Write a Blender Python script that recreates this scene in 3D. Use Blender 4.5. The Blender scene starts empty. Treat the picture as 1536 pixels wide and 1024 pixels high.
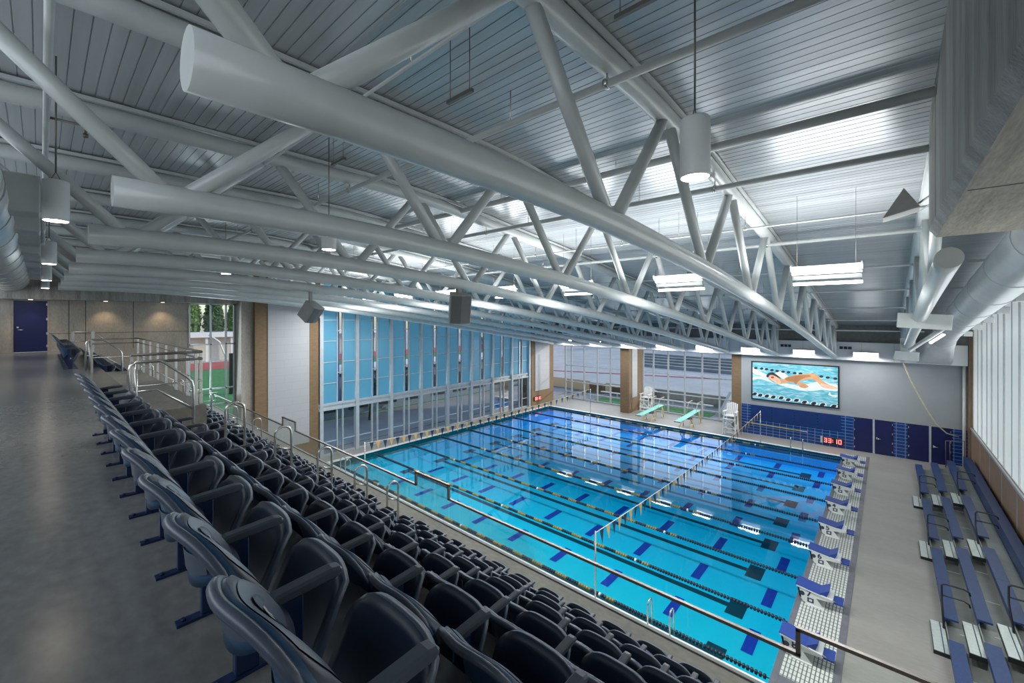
import bpy, bmesh, math, random
from mathutils import Vector, Matrix
random.seed(7)
PI = math.pi
S = bpy.context.scene
COL = S.collection

# ------------------------------------------------------------------ mesh builder
class MB:
    def __init__(s): s.v = []; s.f = []; s.m = []; s.sm = []
    def add(s, vs, fs, m=0, smooth=False):
        o = len(s.v); s.v += [tuple(p) for p in vs]
        for f in fs: s.f.append([i + o for i in f]); s.m.append(m); s.sm.append(smooth)
        return s
    def box(s, x0, x1, y0, y1, z0, z1, m=0):
        if x0 > x1: x0, x1 = x1, x0
        if y0 > y1: y0, y1 = y1, y0
        if z0 > z1: z0, z1 = z1, z0
        return s.add([(x0,y0,z0),(x1,y0,z0),(x1,y1,z0),(x0,y1,z0),(x0,y0,z1),(x1,y0,z1),(x1,y1,z1),(x0,y1,z1)],
              [(0,3,2,1),(4,5,6,7),(0,1,5,4),(1,2,6,5),(2,3,7,6),(3,0,4,7)], m)
    def bar(s, p, q, w, h, m=0, up=(0,0,1)):
        p = Vector(p); q = Vector(q); d = (q - p).normalized(); up = Vector(up)
        a = d.cross(up)
        if a.length < 1e-4: a = d.cross(Vector((1,0,0)))
        a.normalize(); b = a.cross(d)
        a *= w/2; b *= h/2
        return s.add([p-a-b,p+a-b,p+a+b,p-a+b,q-a-b,q+a-b,q+a+b,q-a+b],
              [(0,1,2,3),(7,6,5,4),(0,4,5,1),(1,5,6,2),(2,6,7,3),(3,7,4,0)], m)
    def tube(s, pts, r, n=10, m=0, caps=True, mcap=None):
        pts = [Vector(p) for p in pts]; k = len(pts)
        rs = r if isinstance(r, (list, tuple)) else [r]*k
        t0 = (pts[1]-pts[0]).normalized()
        a = t0.cross(Vector((0,0,1)))
        if a.length < 1e-3: a = t0.cross(Vector((0,1,0)))
        a.normalize(); vs = []
        for i, p in enumerate(pts):
            if i == 0: t = t0
            elif i == k-1: t = (pts[-1]-pts[-2]).normalized()
            else: t = ((pts[i]-pts[i-1]).normalized() + (pts[i+1]-pts[i]).normalized()).normalized()
            a = (a - t*a.dot(t)).normalized(); b = t.cross(a)
            for j in range(n):
                w = 2*PI*j/n; vs.append(p + (a*math.cos(w) + b*math.sin(w))*rs[i])
        fs = [(i*n+j, i*n+(j+1)%n, (i+1)*n+(j+1)%n, (i+1)*n+j) for i in range(k-1) for j in range(n)]
        o = len(s.v); s.add(vs, fs, m, True)
        if caps:
            mc = m if mcap is None else mcap
            s.f.append([o+j for j in range(n)][::-1]); s.m.append(mc); s.sm.append(False)
            s.f.append([o+(k-1)*n+j for j in range(n)]); s.m.append(mc); s.sm.append(False)
        return s
    def prism(s, poly, fn, w0, w1, m=0, smooth=False):
        n = len(poly)
        vs = [fn(u, v, w0) for u, v in poly] + [fn(u, v, w1) for u, v in poly]
        fs = [list(range(n))[::-1], list(range(n, 2*n))]
        s.add(vs, fs, m)
        o = len(s.v) - 2*n
        for i in range(n):
            j = (i+1) % n
            s.f.append([o+i, o+j, o+n+j, o+n+i]); s.m.append(m); s.sm.append(smooth)
        return s
    def grid(s, fn, nu, nv, m=0, smooth=True):
        vs = [fn(i/nu, j/nv) for j in range(nv+1) for i in range(nu+1)]
        fs = [(j*(nu+1)+i, j*(nu+1)+i+1, (j+1)*(nu+1)+i+1, (j+1)*(nu+1)+i) for j in range(nv) for i in range(nu)]
        return s.add(vs, fs, m, smooth)
    def shell(s, front, back, nu, nv, m=0, mb=None):
        """closed shell between two grids"""
        W = nu+1; N = W*(nv+1)
        vs = [front(i/nu, j/nv) for j in range(nv+1) for i in range(W)] + [back(i/nu, j/nv) for j in range(nv+1) for i in range(W)]
        F = [(j*W+i, j*W+i+1, (j+1)*W+i+1, (j+1)*W+i) for j in range(nv) for i in range(nu)]
        s.add(vs, F, m, True); o = len(s.v) - 2*N; mb = m if mb is None else mb
        for f in F: s.f.append([o+N+i for i in f[::-1]]); s.m.append(mb); s.sm.append(True)
        ring = [i for i in range(nu)] + [nu + j*W for j in range(nv)] + [nv*W + nu - i for i in range(nu)] + [(nv-j)*W for j in range(nv)]
        for a, b in zip(ring, ring[1:]+ring[:1]):
            s.f.append([o+b, o+a, o+N+a, o+N+b]); s.m.append(mb); s.sm.append(True)
        return s
    def build(s, name, mats, parent=None, loc=None, bevel=0, fix=True):
        if not isinstance(mats, (list, tuple)): mats = [mats]
        off = Vector(loc) if loc is not None else Vector((0,0,0))
        p = parent
        while p is not None: off = off + Vector(p.location); p = p.parent
        me = bpy.data.meshes.new(name)
        me.from_pydata([(a-off.x, b-off.y, c-off.z) for a, b, c in s.v], [], s.f)
        for mt in mats: me.materials.append(mt)
        for i, pl in enumerate(me.polygons): pl.material_index = s.m[i]; pl.use_smooth = s.sm[i]
        if fix or bevel:
            bm = bmesh.new(); bm.from_mesh(me)
            if bevel:
                es = [e for e in bm.edges if len(e.link_faces) == 2 and e.calc_face_angle(0) > .6]
                bmesh.ops.bevel(bm, geom=es, offset=bevel, segments=1, affect='EDGES', clamp_overlap=True)
            bmesh.ops.recalc_face_normals(bm, faces=bm.faces)
            bm.to_mesh(me); bm.free()
        me.update()
        o = bpy.data.objects.new(name, me); COL.objects.link(o)
        if parent is not None: o.parent = parent
        if loc is not None: o.location = loc
        return o

def thing(name, label, cat, loc=(0,0,0), group=None, rz=0):
    o = bpy.data.objects.new(name, None); COL.objects.link(o)
    o.location = loc; o.rotation_euler = (0,0,rz); o.empty_display_size = .2
    o['label'] = label; o['category'] = cat
    if group: o['group'] = group
    return o
def tag(o, label, cat, group=None):
    o['label'] = label; o['category'] = cat
    if group: o['group'] = group
    return o
def struct(o, label=None):
    o['kind'] = 'structure'
    if label: o['label'] = label
    return o
def sroot(name, loc=(0,0,0), label=None):
    o = bpy.data.objects.new(name, None); COL.objects.link(o); o.location = loc; o['kind'] = 'structure'
    if label: o['label'] = label
    return o
def dup(root, loc, label=None, group=None, rz=None):
    kids = {}
    for o in bpy.data.objects:
        if o.parent is not None: kids.setdefault(o.parent.name, []).append(o)
    return dup2(root, loc, kids, label, group, rz)
def dup2(root, loc, kids, label=None, group=None, rz=None):
    r = root.copy(); COL.objects.link(r); r.location = loc
    if rz is not None: r.rotation_euler = (0,0,rz)
    if label: r['label'] = label
    if group: r['group'] = group
    for ch in kids.get(root.name, []):
        c = ch.copy(); COL.objects.link(c); c.parent = r
        for g in kids.get(ch.name, []):
            d = g.copy(); COL.objects.link(d); d.parent = c
    return r
def spline(ctrl, n):
    """catmull-rom through 2d control points, sampled on x"""
    xs = [c[0] for c in ctrl]
    def f(x):
        x = max(xs[0], min(xs[-1], x)); i = 0
        while i < len(xs)-2 and x > xs[i+1]: i += 1
        x0, x1 = xs[i], xs[i+1]; y0, y1 = ctrl[i][1], ctrl[i+1][1]
        def sl(k):
            if k == 0: return (ctrl[1][1]-ctrl[0][1])/(xs[1]-xs[0])
            if k == len(xs)-1: return (ctrl[-1][1]-ctrl[-2][1])/(xs[-1]-xs[-2])
            return (ctrl[k+1][1]-ctrl[k-1][1])/(xs[k+1]-xs[k-1])
        h = x1-x0; t = (x-x0)/h
        return (2*t**3-3*t**2+1)*y0 + (t**3-2*t**2+t)*h*sl(i) + (-2*t**3+3*t**2)*y1 + (t**3-t**2)*h*sl(i+1)
    return f
ORD = 'first second third fourth fifth sixth seventh eighth ninth tenth eleventh twelfth thirteenth fourteenth fifteenth sixteenth'.split()

# ------------------------------------------------------------------ materials
def newmat(name):
    m = bpy.data.materials.new(name); m.use_nodes = True
    nt = m.node_tree; b = nt.nodes['Principled BSDF']
    return m, nt, b
def node(nt, t, **kw):
    n = nt.nodes.new(t)
    for k, v in kw.items():
        if hasattr(n, k): setattr(n, k, v)
    return n
def mat(name, c, rough=.5, metal=0, var=.12, scale=6, bump=0, bscale=40, emit=0, emc=None, spec=None, coat=0, stretch=None, rvar=0):
    m, nt, b = newmat(name)
    tc = node(nt, 'ShaderNodeTexCoord'); mp = node(nt, 'ShaderNodeMapping')
    nt.links.new(tc.outputs['Object'], mp.inputs['Vector'])
    if stretch: mp.inputs['Scale'].default_value = stretch
    nz = node(nt, 'ShaderNodeTexNoise'); nz.inputs['Scale'].default_value = scale; nz.inputs['Detail'].default_value = 5
    nt.links.new(mp.outputs[0], nz.inputs['Vector'])
    cr = node(nt, 'ShaderNodeValToRGB')
    cr.color_ramp.elements[0].position = .3; cr.color_ramp.elements[1].position = .7
    cr.color_ramp.elements[0].color = tuple(x*(1-var) for x in c) + (1,)
    cr.color_ramp.elements[1].color = tuple(min(1, x*(1+var)) for x in c) + (1,)
    nt.links.new(nz.outputs['Fac'], cr.inputs[0]); nt.links.new(cr.outputs[0], b.inputs['Base Color'])
    b.inputs['Roughness'].default_value = rough; b.inputs['Metallic'].default_value = metal
    if rvar:
        mr = node(nt, 'ShaderNodeMapRange'); mr.inputs['To Min'].default_value = rough-rvar; mr.inputs['To Max'].default_value = rough+rvar
        nt.links.new(nz.outputs['Fac'], mr.inputs['Value']); nt.links.new(mr.outputs[0], b.inputs['Roughness'])
    if spec is not None: b.inputs['Specular IOR Level'].default_value = spec
    if coat: b.inputs['Coat Weight'].default_value = coat; b.inputs['Coat Roughness'].default_value = .1
    if emit:
        b.inputs['Emission Color'].default_value = tuple(emc or c) + (1,); b.inputs['Emission Strength'].default_value = emit
    if bump:
        n2 = node(nt, 'ShaderNodeTexNoise'); n2.inputs['Scale'].default_value = bscale; n2.inputs['Detail'].default_value = 3
        nt.links.new(mp.outputs[0], n2.inputs['Vector'])
        bp = node(nt, 'ShaderNodeBump'); bp.inputs['Strength'].default_value = bump; bp.inputs['Distance'].default_value = .02
        nt.links.new(n2.outputs['Fac'], bp.inputs['Height']); nt.links.new(bp.outputs[0], b.inputs['Normal'])
    return m
def brickmat(name, c1, c2, mortar, w, h, ms, rough=.6, horiz=False, offset=.5, bump=.3, emit=0, squash=None):
    """brick/tile grid; vertical faces use (x+y, z), horizontal ones (x, y)"""
    m, nt, b = newmat(name)
    tc = node(nt, 'ShaderNodeTexCoord'); vec = tc.outputs['Object']
    if not horiz:
        sp = node(nt, 'ShaderNodeSeparateXYZ'); ad = node(nt, 'ShaderNodeMath', operation='ADD'); cb = node(nt, 'ShaderNodeCombineXYZ')
        nt.links.new(vec, sp.inputs[0]); nt.links.new(sp.outputs[0], ad.inputs[0]); nt.links.new(sp.outputs[1], ad.inputs[1])
        nt.links.new(ad.outputs[0], cb.inputs[0]); nt.links.new(sp.outputs[2], cb.inputs[1]); vec = cb.outputs[0]
    br = node(nt, 'ShaderNodeTexBrick'); br.offset = offset
    nt.links.new(vec, br.inputs['Vector'])
    for k, v in (('Color1', c1), ('Color2', c2), ('Mortar', mortar)): br.inputs[k].default_value = tuple(v) + (1,)
    br.inputs['Scale'].default_value = 1; br.inputs['Brick Width'].default_value = w; br.inputs['Row Height'].default_value = h
    br.inputs['Mortar Size'].default_value = ms; br.inputs['Mortar Smooth'].default_value = .1
    nt.links.new(br.outputs['Color'], b.inputs['Base Color']); b.inputs['Roughness'].default_value = rough
    if bump:
        bp = node(nt, 'ShaderNodeBump'); bp.inputs['Strength'].default_value = bump; bp.inputs['Distance'].default_value = .005; bp.invert = True
        nt.links.new(br.outputs['Fac'], bp.inputs['Height']); nt.links.new(bp.outputs[0], b.inputs['Normal'])
    if emit:
        nt.links.new(br.outputs['Color'], b.inputs['Emission Color']); b.inputs['Emission Strength'].default_value = emit
    return m
def glassmat(name, tint, refl=1.0, rough=.0, bump=0, base=0.0):
    m, nt, b = newmat(name); nt.nodes.remove(b)
    out = nt.nodes['Material Output']
    tr = node(nt, 'ShaderNodeBsdfTransparent'); tr.inputs[0].default_value = tuple(tint) + (1,)
    gl = node(nt, 'ShaderNodeBsdfGlossy'); gl.inputs['Roughness'].default_value = rough
    fr = node(nt, 'ShaderNodeFresnel'); fr.inputs['IOR'].default_value = 1.36
    mu = node(nt, 'ShaderNodeMath', operation='MULTIPLY_ADD'); mu.inputs[1].default_value = refl; mu.inputs[2].default_value = base
    mu.use_clamp = True
    mx = node(nt, 'ShaderNodeMixShader')
    nt.links.new(fr.outputs[0], mu.inputs[0]); nt.links.new(mu.outputs[0], mx.inputs[0])
    nt.links.new(tr.outputs[0], mx.inputs[1]); nt.links.new(gl.outputs[0], mx.inputs[2]); nt.links.new(mx.outputs[0], out.inputs[0])
    if bump:
        tc = node(nt, 'ShaderNodeTexCoord'); nz = node(nt, 'ShaderNodeTexNoise'); nz.inputs['Scale'].default_value = 1.3; nz.inputs['Detail'].default_value = 2
        bp = node(nt, 'ShaderNodeBump'); bp.inputs['Strength'].default_value = bump; bp.inputs['Distance'].default_value = .03
        nt.links.new(tc.outputs['Object'], nz.inputs['Vector']); nt.links.new(nz.outputs['Fac'], bp.inputs['Height'])
        nt.links.new(bp.outputs[0], gl.inputs['Normal']); nt.links.new(bp.outputs[0], fr.inputs['Normal'])
    return m
def concrete(name, c, rough=.6, streak=(1,1,1), var=.28, bump=.15, big=.5):
    """two scales of blotches plus fine pores"""
    m, nt, b = newmat(name)
    tc = node(nt, 'ShaderNodeTexCoord'); mp = node(nt, 'ShaderNodeMapping'); mp.inputs['Scale'].default_value = streak
    nt.links.new(tc.outputs['Object'], mp.inputs[0])
    a = node(nt, 'ShaderNodeTexNoise'); a.inputs['Scale'].default_value = big; a.inputs['Detail'].default_value = 8; a.inputs['Roughness'].default_value = .65
    d = node(nt, 'ShaderNodeTexNoise'); d.inputs['Scale'].default_value = 14; d.inputs['Detail'].default_value = 6
    nt.links.new(mp.outputs[0], a.inputs['Vector']); nt.links.new(mp.outputs[0], d.inputs['Vector'])
    mx = node(nt, 'ShaderNodeMix'); mx.data_type = 'FLOAT'; mx.inputs[0].default_value = .35
    nt.links.new(a.outputs['Fac'], mx.inputs[2]); nt.links.new(d.outputs['Fac'], mx.inputs[3])
    cr = node(nt, 'ShaderNodeValToRGB'); cr.color_ramp.elements[0].position = .33; cr.color_ramp.elements[1].position = .67
    cr.color_ramp.elements[0].color = tuple(x*(1-var) for x in c) + (1,); cr.color_ramp.elements[1].color = tuple(x*(1+var) for x in c) + (1,)
    nt.links.new(mx.outputs[0], cr.inputs[0]); nt.links.new(cr.outputs[0], b.inputs['Base Color'])
    mr = node(nt, 'ShaderNodeMapRange'); mr.inputs['To Min'].default_value = max(.02, rough-.1); mr.inputs['To Max'].default_value = rough+.1
    nt.links.new(mx.outputs[0], mr.inputs['Value']); nt.links.new(mr.outputs[0], b.inputs['Roughness'])
    bp = node(nt, 'ShaderNodeBump'); bp.inputs['Strength'].default_value = bump; bp.inputs['Distance'].default_value = .01
    nt.links.new(d.outputs['Fac'], bp.inputs['Height']); nt.links.new(bp.outputs[0], b.inputs['Normal'])
    return m
def emission(name, c, e):
    m, nt, b = newmat(name)
    b.inputs['Base Color'].default_value = (.8,.8,.8,1); b.inputs['Emission Color'].default_value = tuple(c)+(1,); b.inputs['Emission Strength'].default_value = e
    nz = node(nt, 'ShaderNodeTexNoise'); return m

M = {}
M['white_steel'] = mat('white_steel', (.56,.585,.575), .33, .0, .05, 3, coat=.15)
M['deck'] = mat('roof_deck', (.44,.465,.475), .30, .3, .16, 1.4, stretch=(3.5,.06,1), rvar=.08)
M['galv'] = mat('duct_metal', (.58,.60,.60), .34, .35, .08, 2)
M['floor_conc'] = concrete('polished_concrete', (.165,.166,.166), .23, (1,.55,1), .36, .012, .45)
M['stand_conc'] = concrete('stand_concrete', (.20,.185,.16), .7, (1,.5,1), .35, .2, 1.2)
M['wall_conc'] = concrete('board_formed_concrete', (.33,.30,.26), .62, (1.4,1.4,.5), .32, .15, .6)
M['beam_conc'] = concrete('raw_concrete', (.27,.262,.248), .7, (4,4,.35), .55, .3, .9)
M['soffit_conc'] = concrete('soffit_concrete', (.33,.295,.235), .7, (.35,3,1), .5, .2, 1)
M['deck_floor'] = concrete('pool_deck_finish', (.27,.258,.235), .55, (1.2,.3,1), .16, .1, .5)
M['coping'] = mat('coping_tile', (.13,.13,.15), .5)
M['grating'] = brickmat('gutter_grating', (.60,.62,.58), (.57,.59,.55), (.11,.12,.11), .17, .085, .013, .45, True, 0, .3)
M['brick'] = brickmat('tan_brick', (.215,.135,.068), (.175,.108,.055), (.15,.105,.065), .22, .075, .008, .75)
M['white_tile'] = brickmat('pale_block', (.37,.375,.39), (.355,.365,.38), (.31,.315,.33), .9, .45, .008, .55, bump=.1)
M['blue_tile'] = brickmat('blue_wall_tile', (.006,.045,.21), (.005,.038,.18), (.20,.28,.40), .42, .21, .012, .2, offset=0, bump=.1)
M['navy_panel'] = mat('navy_panel', (.008,.028,.13), .3, 0, .1, 2)
M['navy_door'] = mat('navy_door_paint', (.004,.008,.075), .35, 0, .1, 2)
M['tv_wall'] = mat('painted_wall_grey', (.30,.315,.325), .6, 0, .04, 1)
M['fascia'] = mat('white_fascia_panel', (.62,.63,.65), .4, 0, .04, 1)
M['louver'] = mat('louvre_grey', (.22,.225,.22), .6)
M['dark'] = mat('dark_gap', (.02,.022,.025), .6)
M['mullion'] = mat('aluminium_mullion', (.46,.50,.53), .4, .3, .06, 3)
M['glass'] = glassmat('window_glass', (.86,.93,.95), .8)
M['rail_glass'] = glassmat('rail_glass', (.965,.985,.975), .35)
M['blue_glass'] = mat('blue_panel_glass', (.06,.20,.29), .16, 0, .10, .35, emit=.42, emc=(.085,.27,.42))  # emission stands in for daylight coming through the panels
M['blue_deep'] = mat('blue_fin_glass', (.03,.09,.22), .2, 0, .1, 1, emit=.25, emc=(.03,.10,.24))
M['trans_wall'] = mat('translucent_panel', (.70,.74,.74), .4, 0, .05, .6, emit=.42, emc=(.80,.86,.85))  # backlit look put in as emission, no light passes through
M['wood'] = mat('brown_wall_panel', (.27,.175,.105), .45, 0, .18, 5, stretch=(1,1,.3))
M['steel'] = mat('stainless_steel', (.62,.60,.57), .26, .9, .05, 8)
M['steel_dark'] = mat('brushed_rail', (.20,.18,.16), .42, .7, .05, 8)
M['seat'] = mat('navy_seat_plastic', (.006,.016,.042), .42, 0, .1, 12, spec=.55, bump=.04, bscale=250)
M['seat_back'] = mat('navy_back_plastic', (.014,.066,.15), .36, 0, .1, 12, spec=.6, bump=.04, bscale=250)
M['seat_rim'] = mat('grey_navy_rim', (.058,.077,.115), .38, 0, .1, 12, spec=.6)
M['seat_metal'] = mat('navy_powder_coat', (.010,.025,.085), .35, .1, .1, 8)
M['arm'] = mat('armrest_plastic', (.055,.068,.092), .4, 0, .1, 10)
M['emblem_white'] = mat('emblem_white', (.55,.57,.6), .4)
M['pool_floor'] = None
M['lane_dark'] = mat('pool_line_tile', (.0,.035,.055), .4, emit=.03)
M['dash_blue'] = mat('pool_mark_tile', (.008,.03,.36), .4, emit=.10)
M['water'] = glassmat('pool_water', (.72,.96,1.0), 1.0, .02, .05)
M['float_navy'] = mat('lane_float_navy', (.010,.016,.035), .4)
M['float_gold'] = mat('lane_float_gold', (.30,.20,.04), .45)
M['float_white'] = mat('lane_float_white', (.75,.75,.72), .45)
M['gold'] = mat('gold_pennant', (.55,.36,.13), .6, 0, .12, 4, emit=.04)
M['navy_flag'] = mat('navy_pennant', (.02,.03,.06), .6)
M['block_white'] = mat('block_white', (.66,.68,.66), .4, 0, .05, 6)
M['block_blue'] = mat('block_tread', (.018,.05,.26), .6, 0, .15, 40, bump=.2, bscale=200)
M['ink'] = mat('dark_ink', (.03,.04,.07), .5)
M['black'] = mat('black_metal', (.012,.013,.014), .4)
M['bleach_blue'] = mat('bleacher_plank', (.02,.047,.14), .42, 0, .15, 14)
M['bleach_deck'] = mat('bleacher_deck', (.24,.255,.235), .35, .1, .1, 3)
M['alu'] = mat('aluminium_tread', (.60,.66,.62), .35, .45, .08, 12)
M['teal'] = mat('springboard_teal', (.16,.50,.42), .5, 0, .08, 6)
M['cream'] = mat('cream_stand', (.62,.52,.32), .45, .1)
M['white_plastic'] = mat('white_plastic', (.74,.74,.72), .4, 0, .04, 6)
M['yellow'] = mat('yellow_pole', (.65,.50,.06), .4)
M['speaker'] = mat('speaker_grey', (.32,.32,.31), .55, 0, .06, 8)
M['speaker_dark'] = mat('speaker_grille', (.13,.13,.13), .6, 0, .1, 60)
M['light'] = emission('lamp_glow', (1,.99,.96), 9)
M['lamp_white'] = mat('lamp_white_enamel', (.80,.81,.80), .4, 0, .03, 5)
M['tube'] = emission('fluorescent_tube', (.97,.99,1), 8)
M['lens'] = emission('downlight_lens', (1,.86,.68), 28)
M['warm'] = emission('warm_downlight', (1,.80,.52), 10)
M['led'] = emission('red_led', (1,.03,.03), 3.2)
M['grass'] = mat('turf', (.055,.20,.05), .9, 0, .35, 3, emit=.08)
M['track'] = mat('red_track', (.42,.08,.07), .9)
M['redpaint'] = mat('red_kerb_paint', (.55,.03,.06), .7)
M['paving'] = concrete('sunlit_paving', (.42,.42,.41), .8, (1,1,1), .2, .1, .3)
M['paving_dark'] = concrete('shaded_paving', (.29,.29,.285), .8, (1,1,1), .25, .1, .3)  # one paving concrete twice, sun and shade put into the base colours
M['bark'] = mat('bark', (.08,.055,.035), .9)
M['leaf'] = mat('leaf_green', (.10,.17,.045), .8, 0, .5, .8, emit=.10)
M['leaf2'] = mat('leaf_dark', (.045,.09,.03), .8, 0, .5, .8, emit=.05)
M['bldg'] = mat('pale_building', (.62,.57,.48), .8)
M['rope'] = mat('hanging_rope', (.55,.48,.32), .7)
# pool basin: the water's near-teal, far-blue look painted into the tile colour
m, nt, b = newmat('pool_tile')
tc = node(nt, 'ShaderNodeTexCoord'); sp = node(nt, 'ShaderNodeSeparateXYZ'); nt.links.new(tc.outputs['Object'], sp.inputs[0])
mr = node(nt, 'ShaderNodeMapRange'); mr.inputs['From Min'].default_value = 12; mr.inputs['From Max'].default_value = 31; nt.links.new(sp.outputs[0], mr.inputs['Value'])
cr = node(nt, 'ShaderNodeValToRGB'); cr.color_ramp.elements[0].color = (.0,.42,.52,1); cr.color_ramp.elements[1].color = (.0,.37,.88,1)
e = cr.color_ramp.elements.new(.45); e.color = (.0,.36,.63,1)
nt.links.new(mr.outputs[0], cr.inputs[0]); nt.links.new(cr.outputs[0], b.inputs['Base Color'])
nt.links.new(cr.outputs[0], b.inputs['Emission Color']); b.inputs['Emission Strength'].default_value = .34  # added glow so the flat floor looks lit
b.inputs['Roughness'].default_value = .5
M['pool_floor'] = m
# ================================================================== SETTING
ZC = 7.45          # concourse level
DZ, DX = .56, .765 # stand riser and tread
X1 = 1.20          # first riser
XR = 6.36          # stand front edge
def rowz(k): return ZC - DZ*(k-1)      # floor of row k (1..7)
def rowx(k): return .44 + DX*(k-1)     # rear foot of row k
deckY = 26.7
# ---- concourse
o = MB().box(-3, X1, -4, 28, ZC-.3, ZC).build('floor_concourse', M['floor_conc'], loc=(0,12,ZC)); struct(o)
# ---- stepped stand: profile extruded along y, in two stretches plus the aisle steps
prof = [(X1, ZC-.3), (X1, rowz(2))]
for k in range(2, 8):
    x0 = X1 + DX*(k-2); x1 = X1 + DX*(k-1) if k < 7 else XR
    prof += [(x0, rowz(k)), (x1, rowz(k))]
pr = []
for p in prof:
    if not pr or pr[-1] != p: pr.append(p)
pr += [(XR, rowz(7)-.35), (X1, rowz(7)-.35)]
o = MB().prism(pr, lambda u,v,w: (u,w,v), -4, 28).build('floor_stands', M['stand_conc'], loc=(3,12,5)); struct(o)
o = MB().box(-3, 5.9, -4, 28, .15, rowz(7)-.35).box(-3, X1, -4, 28, rowz(7)-.35, ZC-.3).build('wall_under_stand', M['wall_conc'], loc=(0,12,2)); struct(o)
# accessible platform beside the first aisle
o = MB().box(X1, 1.92, 8.82, 16.15, rowz(2), ZC).build('floor_platform', M['stand_conc'], loc=(1.5,12,7)); struct(o)
# half steps in the two aisles
for nm, y0, y1 in (('floor_aisle_steps', 7.68, 8.80), ('floor_aisle_steps', 16.60, 17.80)):
    mb = MB()
    for k in range(2, 8): mb.box(X1+DX*(k-2), X1+DX*(k-2)+.36, y0, y1, rowz(k), rowz(k)+DZ/2)
    struct(mb.build(nm, M['stand_conc'], loc=(3,(y0+y1)/2,5)))
# ---- pool deck (four slabs round the basin), coping, grating
PX0, PX1, PY0, PY1 = 11.65, 33.75, 2.15, 25.15
mb = MB().box(5.9, PX0, -4, 28, -.3, .15).box(PX1, 38.9, -4, 28, -.3, .15)
mb.box(PX0, PX1, -4, .85, -.3, .15).box(PX0, PX1, PY1, 28, -.3, .15)
struct(mb.build('floor_pool_deck', M['deck_floor'], loc=(20,12,0)))
struct(MB().box(PX0+.5, PX1+.9, 1.0, 2.0, .11, .16).build('floor_gutter_grating', M['grating'], loc=(20,1.5,.1)))
mb = MB().box(PX0, PX1+1.0, .84, 1.0, .1, .17).box(PX0, PX1, 2.0, PY0, -.3, .165).box(PX0, PX0+.5, .84, 2.0, .1, .16)
struct(mb.build('trim_pool_dark', M['coping'], loc=(20,1.5,.1)))
mb = MB().box(PX0-.3, PX0, PY0, PY1, .1, .165).box(PX1, PX1+.3, PY0, PY1, .1, .165).box(PX0-.3, PX1+.3, PY1, PY1+.35, .1, .165)
struct(mb.build('trim_pool_coping', M['block_white'], loc=(20,14,.1)))
# ---- basin
root = sroot('pool_basin', (0,0,0), 'blue tiled pool basin with dark lane lines and blue cross marks')
ZF = -1.05
mb = MB().add([(PX0,PY0,ZF),(PX1,PY0,ZF),(PX1,PY1,ZF),(PX0,PY1,ZF),(PX0,PY0,.1),(PX1,PY0,.1),(PX1,PY1,.1),(PX0,PY1,.1)],
   [(0,1,2,3),(0,4,5,1),(1,5,6,2),(2,6,7,3),(3,7,4,0)])
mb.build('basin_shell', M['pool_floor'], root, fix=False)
LW = 2.71; LX0 = 33.59
for i in range(8):
    x = LX0 - LW*(i+.5)
    mb = MB().add([(x-.13,4.1,ZF+.01),(x+.13,4.1,ZF+.01),(x+.13,23.1,ZF+.01),(x-.13,23.1,ZF+.01)], [(0,1,2,3)])
    for y in (3.6, 23.1): mb.add([(x-.5,y,ZF+.012),(x+.5,y,ZF+.012),(x+.5,y+.55,ZF+.012),(x-.5,y+.55,ZF+.012)], [(0,1,2,3)])
    mb.build('lane_line', M['lane_dark'], root)
for i in range(8):
    x = LX0 - LW*i - (.5 if i == 0 else 0)
    for j in range(9):
        y = 3.15 + 2.38*j
        MB().add([(x-.6,y-.16,ZF+.014),(x+.6,y-.16,ZF+.014),(x+.6,y+.16,ZF+.014),(x-.6,y+.16,ZF+.014)], [(0,1,2,3)]).build('cross_mark', M['dash_blue'], root)
wmb = MB().add([(PX0,PY0,0),(PX1,PY0,0),(PX1,PY1,0),(PX0,PY1,0)], [(0,1,2,3)])
o = wmb.build('water', M['water'], loc=(0,0,0)); o['kind'] = 'structure'; o['label'] = 'clear blue pool water surface'

# ---- left side: concrete wall with door, header, tall window, pier, block column, big curtain wall
WY = 28.0
mb = MB().box(-3, -.78, WY, WY+.3, ZC, 9.75).box(-.78, .2, WY, WY+.3, 9.70, 9.75).box(.2, 5.3, WY, WY+.3, ZC-3.4, 9.75)
for x in (.86, 1.40, 3.07):  mb.box(x-.012, x+.012, WY-.004, WY, ZC, 9.75, 1)
mb.box(.2, 5.3, WY-.004, WY, ZC+.78, ZC+.80, 1)
struct(mb.build('wall_left', [M['wall_conc'], M['dark']], loc=(2,28,8)))
struct(MB().box(-3, 8.05, WY-.5, WY+.3, 9.75, 10.35).build('trim_header_beam', M['beam_conc'], loc=(2,28,10)))
struct(MB().box(-3, 38.8, WY+.05, WY+.35, 10.35, 13.0).build('wall_left_upper', M['wall_conc'], loc=(2,28,11)))
d = sroot('door_1', (-.3,WY,ZC))
MB().box(-.78,.2,WY+.02,WY+.07,ZC+.01,9.70).build('door_leaf', M['navy_door'], d)
mb = MB().box(-.83,-.78,WY-.02,WY+.1,ZC,9.74).box(.2,.25,WY-.02,WY+.1,ZC,9.74).box(-.83,.25,WY-.02,WY+.1,9.70,9.75)
mb.build('door_frame', M['wall_conc'], d)
MB().tube([(-.66,WY+.02,ZC+.98),(-.66,WY-.05,ZC+.98),(-.50,WY-.05,ZC+.98)], .014, 8).box(-.69,-.63,WY,WY+.02,ZC+1.05,ZC+1.12).build('door_handle', M['steel'], d)
mb = MB()
for z in (.2,.75,1.4,2.05): mb.box(.165,.2,WY+.0,WY+.02,ZC+z,ZC+z+.1)
mb.build('hinge', M['steel'], d)
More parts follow.
